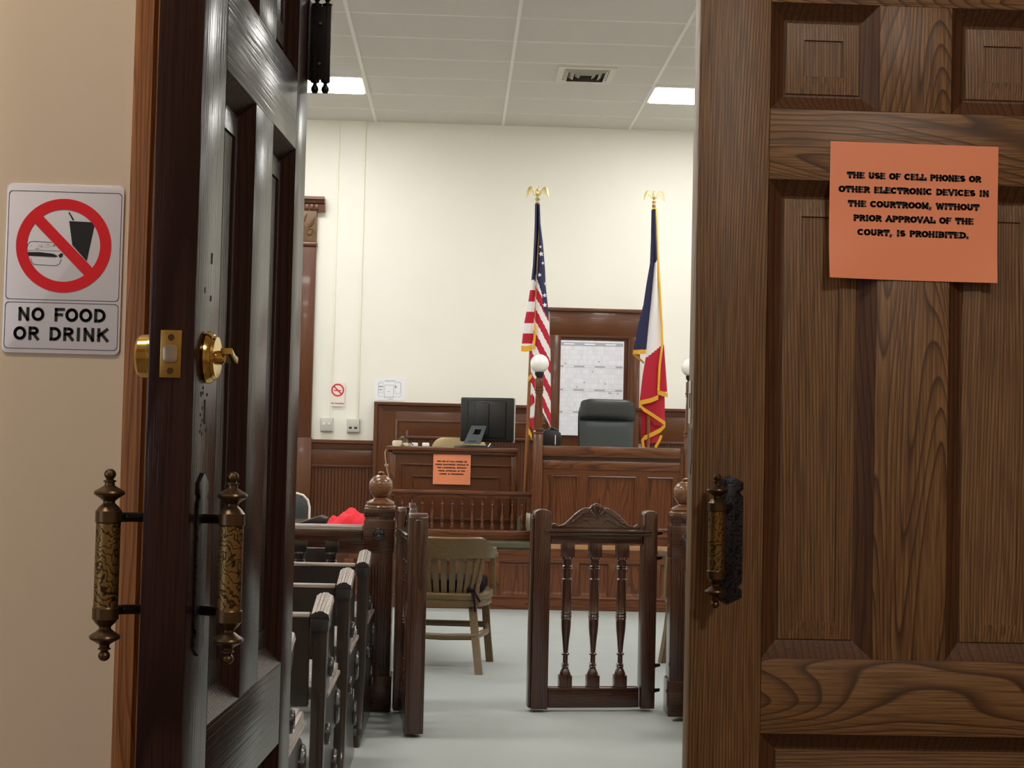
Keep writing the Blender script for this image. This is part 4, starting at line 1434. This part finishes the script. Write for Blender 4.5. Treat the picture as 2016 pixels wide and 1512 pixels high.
ribbon('fringe', [(1050.5, 640), (1050, 660), (1047.5, 688)], (4.5, 0), UY, (-.066, -.066, -.05), org, t)

# --- blue, white and red flag behind the bench, right
TY_ = 12.75
org = Vector((at(1276, 870, TY_).x, TY_, .5))
t = thing('state_flag', 'blue, white and red flag with gold fringe right of the leather chair', 'flag', org, group='flags on poles with eagles')
p0, p1 = at(1276, 870, TY_) - org, at(1287.5, 404, TY_) - org
dirp = p1 - p0
pb = p0 + dirp * ((.03 - p0.z) / dirp.z)
MB().tube([(pb.x, 0, pb.z), (p1.x, 0, p1.z)], .0165, 14).build('pole', wood('pole', 'z'), t)
MB().lathe([(.085, 0), (.085, .012), (.07, .025), (.035, .035), (.025, .06), (.022, .1)], (pb.x, 0, 0), 'z', 24).build('floor_stand', BRASSDULL, t)
e_ = eagle(t, 0)
e_.location = (p1.x, 0, p1.z + .025)
cl = MB()
fold(cl, TY_, 414, 689, [(414, 1282), (470, 1281), (520, 1279), (560, 1272), (600, 1266), (640, 1256), (689, 1246)], [(414, 1290), (500, 1292), (520, 1290), (600, 1284), (689, 1272)], lambda s, y: 2, -.02, .03, org=org)


def tf(s, y):
    if y < 515 + (1 - s) * 6:
        return 2
    if y < 706 - 16 * s:
        return 1
    return 0


fold(cl, TY_, 414, 792, [(414, 1283), (500, 1286), (520, 1286.5), (600, 1280), (650, 1275), (705, 1270), (740, 1264), (792, 1258)], [(414, 1291), (470, 1292), (520, 1294.5), (600, 1298), (690, 1301), (792, 1308)], tf, -.03, .035, cols=12, org=org, botf=lambda s: -14 * s)
fold(cl, TY_, 680, 772, [(680, 1301), (700, 1298), (772, 1292)], [(680, 1305), (720, 1308), (772, 1311.5)], lambda s, y: 0, -.062, .012, cols=6, org=org)
fold(cl, TY_, 780, 838, [(780, 1262), (800, 1262), (838, 1288)], [(780, 1308), (838, 1309)], lambda s, y: 0, -.012, .02, cols=8, org=org)
fold(cl, TY_, 800, 872, [(800, 1262), (872, 1263)], [(800, 1276), (830, 1300), (872, 1296)], lambda s, y: 0, .022, .01, cols=8, org=org)
fold(cl, TY_, 790, 880, [(790, 1263), (880, 1263)], [(790, 1276), (880, 1276)], lambda s, y: 0, .03, .01, cols=4, org=org)
cl.build('flag_cloth', [FR, FWH, FB], t, angle=80)
ribbon('fringe', [(1246, 688), (1258, 689), (1271, 688)], (-.5, 9), TY_, (-.022, -.052, -.03), org, t)
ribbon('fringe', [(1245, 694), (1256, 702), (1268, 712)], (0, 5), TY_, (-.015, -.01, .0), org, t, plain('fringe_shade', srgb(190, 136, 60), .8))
mb = MB()
mb.tube([tuple(Vector((q.x, dd, q.z))) for q, dd in [(at(x, y, TY_) - org, d) for x, y, d in ((1284, 412, -.02), (1290, 412, -.03), (1291.5, 440, -.04), (1293, 500, -.045), (1297, 570, -.05), (1300.5, 640, -.06), (1301.5, 680, -.075), (1296, 720, -.08), (1293.5, 770, -.085))]], .0105, 8)
mb.build('fringe_edge', FG, t)
ribbon('fringe', [(1292, 768), (1302, 771), (1312, 774)], (0, 9), TY_, (-.078, -.084, -.078), org, t)
ribbon('fringe', [(1294, 778), (1280, 784), (1266, 787), (1257.5, 789)], (0, 9), TY_, (-.072, -.066, -.06, -.045), org, t)
ribbon('fringe', [(1258, 793), (1266, 802), (1285, 814), (1300, 824), (1309, 830)], (0, 8), TY_, (-.044, -.04, -.036, -.034, -.03), org, t)
ribbon('fringe', [(1309, 832), (1300, 842), (1285, 850), (1268, 858)], (0, 9), TY_, (-.03, -.025, -.02, -.01), org, t)
ribbon('fringe', [(1268, 858), (1262, 866), (1264, 880)], (5, 0), TY_, (-.012, -.012, -.012), org, t)
ribbon('fringe', [(1300, 856), (1296, 866), (1288, 880)], (5, 2), TY_, (.01, .01, .01), org, t)

# ================================================================== THE BAR: NEWELS, RAILING, SWING GATES
def newel(px, lab):
    p = at(px, 1395, 6.9)
    t = thing('newel_post', lab, 'post', (p, 6.97, 0) if not isinstance(p, Vector) else (p.x, 6.97, 0), group='newel posts of the courtroom bar')
    wz, wx = wood('gate', 'z'), wood('gate', 'x')
    h = .069
    MB().box(-h, h, -h, h, 0, .945, .004).build('shaft', wz, t)
    MB().box(-h - .008, h + .008, -h - .008, h + .008, .0, .17, .006).build('plinth', wx, t)
    m = MB()
    m.box(-h - .004, h + .004, -h - .004, h + .004, .915, .958, .006)
    m.box(-h - .004, h + .004, -h - .004, h + .004, .745, .905, .006)
    m.build('head_block', wx, t)
    for dx in (-.035, 0, .035):
        MB().lathe([(0, -.001), (.004, -.0005), (.005, .001)], (dx, -h - .004, .935), 'y', 10).build('bead', BLACKPL, t)
    m = MB().lathe([(0, .002), (.008, -.006), (.012, -.003), (.016, -.006), (.022, -.002), (.026, -.005), (.03, .002)], (0, -h - .004, .835), 'y', 20)
    m.build('rosette', wood('pew', 'z'), t)
    m = MB()
    for k in range(6):
        x = -.035 + .014 * k
        m.box(x - .004, x + .004, -h - .005, -h, .2, .69, .002)
    m.build('reeding', wz, t)
    r = .0585
    zc = 1.058
    pr = [(.074, .958), (.076, .963), (.074, .968), (.064, .972), (.068, .979), (.067, .985), (.056, .99), (.045, .996), (.034, .999), (.03, 1.004), (.034, 1.008)]
    m = MB().lathe(pr, (0, 0, 0), 'z', 32)
    m.build('cap_moulding', wood('ball', 'x'), t)
    sp = []
    for i in range(25):
        u = .5 + (PI - .5) * i / 24
        sp.append((r * math.sin(u), zc - r * math.cos(u)))
    sp2 = []
    for rr_, z in sp:
        for zz in (zc - .004, zc + .006):
            if abs(z - zz) < .004:
                rr_ -= .0022
        sp2.append((max(rr_, 0), z))
    sp2[-1] = (0, zc + r)
    m = MB().lathe(sp2, (0, 0, 0), 'z', 36)
    m.build('ball', wood('ball', 'x'), t, angle=60)
    m = MB().lathe([(.006, zc + r - .003), (.014, zc + r + .001), (.0155, zc + r + .006), (.013, zc + r + .011), (.006, zc + r + .0145), (0, zc + r + .015)], (0, 0, 0), 'z', 20)
    m.build('button', wood('bench', 'z'), t)
    return t


nl = newel(737, 'wooden newel post with ball top on the left of the swing gates')
nr = newel(1346, 'wooden newel post with ball top half hidden behind the brown door')
NLX, NRX = nl.location.x, nr.location.x

BAL = [(.395, .028), (.402, .030), (.410, .030), (.415, .024), (.45, .0235), (.455, .0285), (.462, .024), (.468, .0285), (.474, .023), (.535, .022), (.54, .027), (.547, .0225), (.56, .023), (.65, .026), (.76, .0255), (.768, .0295), (.778, .026), (.788, .0295), (.798, .026), (.806, .0285), (.812, .0255), (.83, .026), (.88, .024), (.95, .018), (1.03, .0125), (1.036, .02), (1.045, .02), (1.05, .013), (1.1, .0135), (1.108, .021), (1.116, .016), (1.124, .021), (1.132, .0155), (1.14, .02), (1.165, .028), (1.178, .03)]


def turned(parent, x, z0, z1, mat, name='baluster'):
    L_ = z1 - z0
    zz = lambda v: z1 - (v - .3) / .96 * L_
    m = MB()
    m.box(x - .031, x + .031, -.022, .022, zz(.395), z1, .001)
    m.box(x - .031, x + .031, -.022, .022, z0, zz(1.18), .001)
    m.lathe([(r * .92, zz(v)) for v, r in reversed(BAL)], (x, 0, 0), 'z', 20)
    return m.build(name, mat, parent)


# left hand railing of the bar
t = thing('bar_railing', 'dark wooden bar railing running left from the newel post', 'railing', (NLX - .08, 6.97, 0))
m = MB().prism([(-.034, .845), (-.040, .851), (-.040, .866), (-.034, .873), (.034, .873), (.040, .866), (.040, .851), (.034, .845)], 'yz', -2.4, 0)
m.build('cap_rail', wood('pew_lit_top', 'x'), t)  # bright lit edge of the rail put into its pale colour
MB().box(-2.4, 0, -.035, .035, .8, .846, .004).build('top_rail', wood('gate', 'x'), t)
MB().box(-2.4, 0, -.035, .035, .1, .19, .004).build('bottom_rail', wood('pew', 'x'), t)
bxs = [at(653, 1100, 6.97).x - t.location.x - .1505 * k for k in range(13)]
b0 = turned(t, 0, .19, .8, wood('pew', 'z'))
b0.location.x = bxs[0]
for x in bxs[1:]:
    c = b0.copy(); COL.objects.link(c); c.parent = t; c.location.x = x
MB().box(-2.46, -2.4, -.05, .05, 0, .84, .004).build('end_post', wood('pew', 'z'), t)


rail_t = t


def gate(loc, rz, lab, sgn):
    """hinge line at x = 0, leaf towards +x; sgn = which face carries the moulded front"""
    t = thing('swing_gate', lab, 'gate', loc, rz, group='swing gates of the bar')
    wz, wx = wood('gate', 'z'), wood('gate', 'x')
    GW = .605
    for x0, x1 in ((0, .068), (GW - .08, GW)):
        m = MB()
        xc, rr_ = (x0 + x1) / 2, (x1 - x0) / 2
        m.prism([(x0, .015), (x1, .015), (x1, .945)] + arc(xc, .945, rr_, 0, 180, 10, .022)[1:-1] + [(x0, .945)], 'xz', -.042, .042, .003)
        m.build('stile', wz, t)
    g_ = MB().prism([(-.027, .02), (.027, .02), (.027, .915)] + arc(0, .915, .027, 0, 180, 10)[1:-1] + [(-.027, .915)], 'yz', GW - .002, GW + .014, .006)
    g_.build('raised_pad', wz, t)
    MB().box(.075, GW - .085, -.02, .02, .805, .85, .002).build('top_rail', wx, t)
    m = MB()
    for sd in (-1, 1):
        for z, dd in ((.850, .046), (.866, .050)):
            m.box(.03, GW - .05, min(sd * .02, sd * dd), max(sd * .02, sd * dd), z - .006, z + .006, .003)
    m.box(.075, GW - .085, -.022, .022, .84, .876, .003)
    m.build('rail_moulding', wx, t)
    MB().box(.0 + .075, GW - .085, -.022, .022, .018, .108, .003).build('bottom_rail', wx, t)
    MB().box(.075, GW - .085, -.028, .028, .104, .114, .003).build('rail_bead', wx, t)
    # carved crest
    c0, c1 = .08, GW - .09
    cm, hw = (c0 + c1) / 2, (c1 - c0) / 2
    prof = [(0, .999), (.04, .997), (.065, .990), (.09, .9915), (.12, .988), (.15, .978), (.18, .9745), (.22, .978), (.3, .973), (.4, .961), (.5, .944), (.6, .922), (.7, .901), (.78, .891), (.86, .888), (.9, .895), (.94, .901), (.97, .899), (1, .89)]
    top = []
    for k in range(-40, 41):
        top.append((cm + hw * k / 40, interp(prof, abs(k) / 40)))
    m = MB().prism([(c1, .874)] + list(reversed(top)) + [(c0, .874)], 'xz', -.016, .016, .003)
    cr = m.build('crest', wx, t)
    m = MB()
    for sd in (-1, 1):
        y = sd * .0165
        for s in (-1, 1):
            m.tube([(cm + s * hw * u, y, z) for u, z in ((.86, .884), (.7, .892), (.55, .908), (.4, .934), (.28, .952), (.2, .958), (.15, .95), (.17, .938), (.23, .938))], .004, 6)
            m.tube([(cm + s * hw * u, y, z) for u, z in ((.6, .885), (.45, .895), (.34, .912), (.24, .92), (.18, .91), (.22, .902))], .0035, 6)
        for k in range(5):
            u = (k - 2) * .42
            m.tube([(cm, y, .925), (cm + .05 * math.sin(u), y * 1.05, .925 + .06 * math.cos(u))], [.003, .009], 6)
    m.build('carving', wx, cr)
    for x in (.165, .3, .435):
        turned(t, x + (0 if sgn < 0 else .0), .114, .806, wz)
    for z in (.86, .74, .22, .1):
        m = MB().prism([(0, z - .022), (-.012, z - .012), (-.034, z - .007), (-.034, z + .007), (-.012, z + .006), (0, z + .016)], 'xz', -.006, .006, .001)
        m.build('hinge', IRON, t)
    return t


gx = at(1288, 1200, 7.05).x
dxy = (at(1050, 1400, 6.99) - Vector((gx, 7.05, 0)))
gate((gx, 7.05, 0), math.atan2(-.07, -.605), 'wooden swing gate standing nearly closed on the right of the aisle', -1)
hl = Vector((NLX + .123, 6.925, 0))
fl = at(814, 1440, 6.33)
gate(tuple(hl), math.atan2(fl.y - hl.y, fl.x - hl.x), 'wooden swing gate swung open toward the viewer beside the left newel', 1)
o = MB().prism([(-.05, 0), (.035, 0), (.035, .028), (-.02, .012)], 'xz', -.02, .02, .002).build('door_wedge', plain('dark_rubber', srgb(46, 50, 48), .7), loc=(at(1345, 1412, 6.8).x, 6.8, 0))
tag(o, 'small dark rubber wedge on the carpet by the right newel', 'door wedge')

# ================================================================== PEWS
def pew(loc, lab):
    t = thing('pew', lab, 'pew', loc, group='dark wooden pews left of the aisle')
    L_ = 2.6
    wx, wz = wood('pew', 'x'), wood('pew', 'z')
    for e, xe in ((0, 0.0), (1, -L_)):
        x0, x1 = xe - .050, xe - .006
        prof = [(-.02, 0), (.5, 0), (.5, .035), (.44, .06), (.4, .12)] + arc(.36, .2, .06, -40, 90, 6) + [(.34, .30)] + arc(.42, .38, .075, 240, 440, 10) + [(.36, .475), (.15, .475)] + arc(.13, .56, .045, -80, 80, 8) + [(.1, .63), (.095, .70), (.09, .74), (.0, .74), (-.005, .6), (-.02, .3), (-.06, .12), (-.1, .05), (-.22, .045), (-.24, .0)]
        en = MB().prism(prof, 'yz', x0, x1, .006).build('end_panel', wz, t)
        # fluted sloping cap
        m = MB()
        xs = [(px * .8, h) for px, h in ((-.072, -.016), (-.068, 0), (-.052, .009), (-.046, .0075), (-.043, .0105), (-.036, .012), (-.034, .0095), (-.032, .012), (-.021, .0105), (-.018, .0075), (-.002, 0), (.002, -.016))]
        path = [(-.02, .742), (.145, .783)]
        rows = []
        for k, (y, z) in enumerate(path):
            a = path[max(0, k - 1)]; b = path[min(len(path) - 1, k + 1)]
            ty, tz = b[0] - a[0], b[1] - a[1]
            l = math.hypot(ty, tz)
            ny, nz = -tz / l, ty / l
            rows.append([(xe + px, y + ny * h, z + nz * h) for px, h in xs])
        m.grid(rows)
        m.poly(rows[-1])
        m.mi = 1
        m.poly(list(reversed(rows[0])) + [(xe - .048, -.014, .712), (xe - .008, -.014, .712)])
        m.build('fluted_cap', [wood('pew_lit_top', 'y'), wx], t, angle=20)
        MB().prism([(-.02, .712), (-.012, .69), (.1, .69), (.15, .735), (.16, .775), (-.022, .728)], 'yz', x0 - .004, x1 + .004, .003).build('cap_block', wz, t)
        if e == 0:
            for (cy, cz, r) in ((.42, .38, .06), (.36, .2, .05), (.12, .56, .032), (.06, .36, .035)):
                m = MB()
                for q in range(3):
                    rr_ = r * (1 - q * .32)
                    m.lathe([(rr_, 0), (rr_, .006), (rr_ * .9, .012), (rr_ * .78, .006), (rr_ * .75, 0)], (x1, cy, cz), 'x', 20)
                m.build('carved_scroll', wz, en)
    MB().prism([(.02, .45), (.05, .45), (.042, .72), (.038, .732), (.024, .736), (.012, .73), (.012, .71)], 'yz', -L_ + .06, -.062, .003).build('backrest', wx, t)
    MB().box(-L_ + .06, -.062, .006, .046, .728, .742, .004).build('back_cap_rail', wood('pew_lit_top', 'x'), t)
    MB().prism([(.035, .47), (.5, .492), (.512, .5), (.514, .51), (.508, .522), (.49, .525), (.035, .508)], 'yz', -L_ - .02, .0 - .02, .004).build('seat', wood('pew_lit_top', 'x'), t)
    m = MB()
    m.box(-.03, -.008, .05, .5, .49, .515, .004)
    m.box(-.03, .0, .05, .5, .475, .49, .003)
    m.build('seat_end_moulding', wood('pew_lit_top', 'y'), t)
    return t


PX_ = -.368
p1 = pew((PX_, 6.345, 0), 'dark pew with fluted end cap nearest the bar railing')
for k, (Y, lab) in enumerate(((5.45, 'dark pew with fluted end cap, second from the bar railing'), (4.555, 'dark pew with the largest visible fluted end cap, third from the bar railing'), (3.66, 'dark pew nearest the doors, mostly hidden by the open leaf'))):
    dup(p1, (PX_ - (.012, .016, .04)[k], Y, 0), label=lab)

# the same pews and railing on the far side of the aisle, behind the closed leaf
for Y in (6.345, 5.45, 4.555, 3.66):
    d = dup(p1, (1.12, Y, 0), label='dark pew right of the aisle behind the closed brown door', group='dark wooden pews right of the aisle')
    d.scale = (-1, 1, 1)
d = dup(rail_t, (NRX + .08, 6.97, 0), label='dark wooden bar railing right of the aisle behind the closed brown door', group='bar railings')
d.scale = (-1, 1, 1)

# bench just beyond the bar railing
t = thing('counsel_bench', 'dark bench back seen through the gaps of the bar railing', 'bench', (-.6, 7.3, 0))
MB().box(-1.8, 0, -.02, .02, .3, .735, .006).build('backrest', wood('pew', 'x'), t)
MB().box(-1.8, 0, .02, .45, .41, .45, .006).build('seat', wood('pew', 'x'), t)
for x in (-1.78, -.06):
    for y in (-.015, .4):
        MB().box(x, x + .045, y, y + .045, 0, .41 if y > 0 else .7, .003).build('leg', wood('pew', 'z'), t)

# ================================================================== COUNSEL TABLE AND WHAT IS ON IT
t = thing('counsel_table', 'dark wooden table beyond the railing with a red cloth on it', 'table', (-1.35, 8.85, 0))
MB().box(-1.1, 1.05, -.5, .5, .722, .76, .008).build('table_top', wood('gate', 'x'), t)
for a, b, c, d in ((-1.0, .95, -.45, -.42), (-1.0, .95, .42, .45), (-1.0, -.97, -.42, .42), (.92, .95, -.42, .42)):
    MB().box(a, b, c, d, .62, .722, .002).build('apron', wood('gate', 'x'), t)
for x in (-1.0, .88):
    for y in (-.45, .38):
        MB().box(x, x + .07, y, y + .07, 0, .722, .004).build('leg', wood('gate', 'z'), t)

# crumpled red garment
Yc = 8.75
bl, br = at(643, 1033, Yc).x, at(722, 1033, Yc).x
o_ = Vector(((bl + br) / 2, Yc, .76))
hw = (br - bl) / 2
sil = [(643, 1030), (650, 1022), (660, 1017), (668, 1016), (674, 1010), (682, 1004), (692, 1002), (700, 1007), (710, 1007), (716, 1012), (722, 1022)]
rows = []
NU, NV = 40, 20
for j in range(NV + 1):
    v = -1 + 2 * j / NV
    row = []
    for i in range(NU + 1):
        u = -1 + 2 * i / NU
        px = 643 + (u + 1) / 2 * 79
        y = interp(sil, px)
        top = max(.004, at(px, y, Yc).z - .765)
        k = max(0, 1 - abs(v) ** 2.2) * (max(0, 1 - abs(u) ** 8))
        crease = .010 * math.sin(6 * u + 5 * v) + .007 * math.sin(10 * u - 7 * v + 1) + .003 * math.sin(17 * u + 9 * v)
        z = top * k ** .6 + crease * k ** .5
        row.append((hw * u + .012 * math.sin(7 * v) * k, .13 * v + .02 * math.sin(5 * u), max(.003, z)))
    rows.append(row)
mb = MB().grid(rows)
o = mb.build('red_garment', plain('red_cloth', srgb(226, 44, 58), .85, noise=.08, nscale=30), loc=o_, angle=70)
tag(o, 'crumpled bright red garment lying on the counsel table', 'garment')
o = MB().prism([(-.11, 0), (.06, 0), (.06, .03), (.02, .045)], 'xz', -.1, .1, .006).build('dark_folder', plain('folder_black', srgb(30, 24, 20), .6), loc=(bl - .075, Yc + .2, .76))
tag(o, 'dark slanted folder tucked under the red garment', 'folder')

# white framed folding chair beyond the table
p = at(590, 1000, 9.75)
t = thing('folding_chair', 'grey padded chair with white tube frame beyond the table at left', 'chair', (p.x - .17, 9.75, 0), rz=0)
hwid, zt = .235, .905
a_ = [( -hwid, 0, .02), (-hwid, -.0, .72)] + [(-hwid + .09 + .09 * math.cos(math.radians(u)), -.0, zt - .09 + .09 * math.sin(math.radians(u))) for u in (180, 150, 120, 90)] + [(hwid - .09 + .09 * math.cos(math.radians(u)), -.0, zt - .09 + .09 * math.sin(math.radians(u))) for u in (90, 60, 30, 0)] + [(hwid, -.0, .72), (hwid - .015, 0, .02)]
MB().tube(a_, .0085, 10).build('frame', plain('white_tube', srgb(232, 232, 226), .3), t)
MB().prism(rrect(-hwid + .014, hwid - .014, .72, zt - .016, .075), 'xz', -.014, .014, .005).build('back_panel', plain('slate_vinyl', srgb(62, 70, 72), .5), t)
MB().box(-hwid + .02, hwid - .02, .02, .4, .43, .455, .01).build('seat', plain('slate_vinyl', srgb(62, 70, 72), .5), t)
for s in (-1, 1):
    MB().tube([(s * (hwid - .015), .36, .02), (s * (hwid - .015), .3, .43)], .012, 8).build('front_leg', plain('white_tube', srgb(232, 232, 226), .3), t)

# ================================================================== CAPTAIN'S CHAIRS
def captain(loc, rz, lab):
    """faces local +y"""
    t = thing('captain_chair', lab, 'chair', loc, rz, group="wooden captain's chairs")
    wx, wz = wood('chair', 'x'), wood('chair', 'z')
    # seat, D-shaped
    out = [(-.2, -.2)] + [(.24 * math.sin(math.radians(u)) if False else x, y) for x, y, u in ()] + [(-.13, -.225), (0, -.235), (.13, -.225), (.2, -.2), (.245, -.1), (.255, .05), (.24, .2), (.18, .235), (0, .245), (-.18, .235), (-.24, .2), (-.255, .05), (-.245, -.1)]
    sm = MB().prism(out, 'xy', .395, .435, .01)
    sm.build('seat', wx, t)
    MB().prism([(x * .97, y * .97) for x, y in out], 'xy', .36, .396, .004).build('seat_rim', wx, t)
    # curved back rail: horseshoe with raised centre, arms run forward
    path = []
    for k in range(-18, 19):
        u = k / 18 * math.radians(118)
        path.append((.255 * math.sin(u), -.02 - .255 * math.cos(u), abs(math.degrees(u))))
    rows = []
    for x, y, a in path:
        d = Vector((x, y + .02, 0)).normalized()
        u_ = min(1, max(0, (a - 42) / 46))
        hi = .752 - .094 * u_ * u_ * (3 - 2 * u_)
        lo = .632 - .008 * u_
        r0 = .012 + (.012 if a > 80 else 0)
        o1, i1 = d * (r0 + .006), d * -(r0 + .002)
        c = Vector((x, y, 0))
        lean = Vector((d.x, d.y, 0)) * .03 * (1 - u_)
        rows.append([tuple(c + o1 + Vector((0, 0, lo))), tuple(c + o1 + lean + Vector((0, 0, hi - .008))), tuple(c + lean + Vector((0, 0, hi))), tuple(c + i1 + lean + Vector((0, 0, hi - .008))), tuple(c + i1 + Vector((0, 0, lo)))])
    m = MB().grid(rows, close=True)
    m.poly(rows[0]); m.poly(list(reversed(rows[-1])))
    m.build('back_rail', wx, t, angle=50)
    # arms
    for s in (-1, 1):
        x, y, _a = path[-1] if s > 0 else path[0]
        m = MB().prism([(s * .195, y - .02), (s * .24, y - .03), (s * .258, y + .08), (s * .256, y + .14), (s * .225, y + .145), (s * .212, y + .08)] if s > 0 else [(s * .212, y + .08), (s * .225, y + .145), (s * .256, y + .14), (s * .258, y + .08), (s * .24, y - .03), (s * .195, y - .02)], 'xy', .635, .665, .007)
        m.build('arm', wx, t)
        MB().prism([(s * .225, .395), (s * .262, .395), (s * .255, .64), (s * .225, .64)], 'xz', .13, .165, .004).build('arm_support', wz, t)
    # flat splats of the back
    for k in range(-5, 6):
        u = math.radians(k * 11.5)
        x, y = .254 * math.sin(u), -.02 - .253 * math.cos(u)
        xb, yb = .21 * math.sin(u) * 1.02, -.205 * (1 - .12 * abs(math.sin(u)))
        d = Vector((math.cos(u), math.sin(u) * 1, 0)) * .0165
        n_ = Vector((math.sin(u), -math.cos(u), 0)) * .005
        c0, c1 = Vector((xb, yb, .43)), Vector((x, y, .65))
        mb = MB()
        mb.grid([[tuple(c + d + n_), tuple(c - d + n_), tuple(c - d - n_), tuple(c + d - n_)] for c in (c0, c1)], close=True)
        mb.build('back_splat', wz, t)
    # legs: raked
    for sx in (-1, 1):
        for (y0, y1, x0, x1) in ((-.15, -.275, .155, .212), (.17, .21, .2, .232)):
            mb = MB()
            w0, w1 = .021, .019
            pts = [(x0, y0, .37), (x0 + (x1 - x0) * .4, y0 + (y1 - y0) * .3, .2), (x1, y1, 0)]
            mb.grid([[(sx * x - w0, y - w0, z), (sx * x + w0, y - w0, z), (sx * x + w0, y + w0, z), (sx * x - w0, y + w0, z)] for x, y, z in pts], close=True)
            q = [(sx * x1 + a_ * w0, y1 + b_ * w0, 0) for a_, b_ in ((-1, -1), (1, -1), (1, 1), (-1, 1))]
            mb.poly(list(reversed(q)))
            mb.build('leg', wz, t)
    MB().tube([(-.18, -.2, .195), (0, -.205, .19), (.18, -.2, .195)], .016, 10, squash=(.7, 1.2)).build('stretcher', wx, t)
    MB().box(-.2, .2, .175, .2, .2, .235, .004).build('stretcher', wx, t)
    for s in (-1, 1):
        MB().tube([(s * .185, -.2, .2), (s * .23, -.02, .205), (s * .21, .18, .215)], .016, 10, squash=(.8, 1.2)).build('stretcher', wx, t)
    return t


c1 = captain((-.03, 8.33, 0), math.radians(-6), 'light wooden captain\'s chair seen from behind beyond the open gate')
t = thing('seat_cushion', 'flat dark purple cushion tied on the light wooden chair', 'cushion', (-.03, 8.33, .4375), math.radians(-6))
pc = plain('purple_cloth', srgb(30, 22, 34), .95, spec=.05, noise=.1, nscale=60)
MB().prism(rrect(-.205, .215, -.19, .19, .06), 'xy', 0, .07, .02).build('pad', pc, t)
m = MB().tube([(.15, -.19, .015), (.165, -.225, -.005), (.175, -.238, -.05), (.18, -.24, -.1)], .006, 6)
m.tube([(.15, -.19, .015), (.175, -.22, .0), (.205, -.236, -.045)], .006, 6)
m.tube([(.13, -.195, .02), (.17, -.215, .012)], .01, 6)
m.build('tie', pc, t)
dup(c1, (1.535, 8.45, 0), math.radians(20), label='light wooden chair almost hidden between swing gate and right newel')
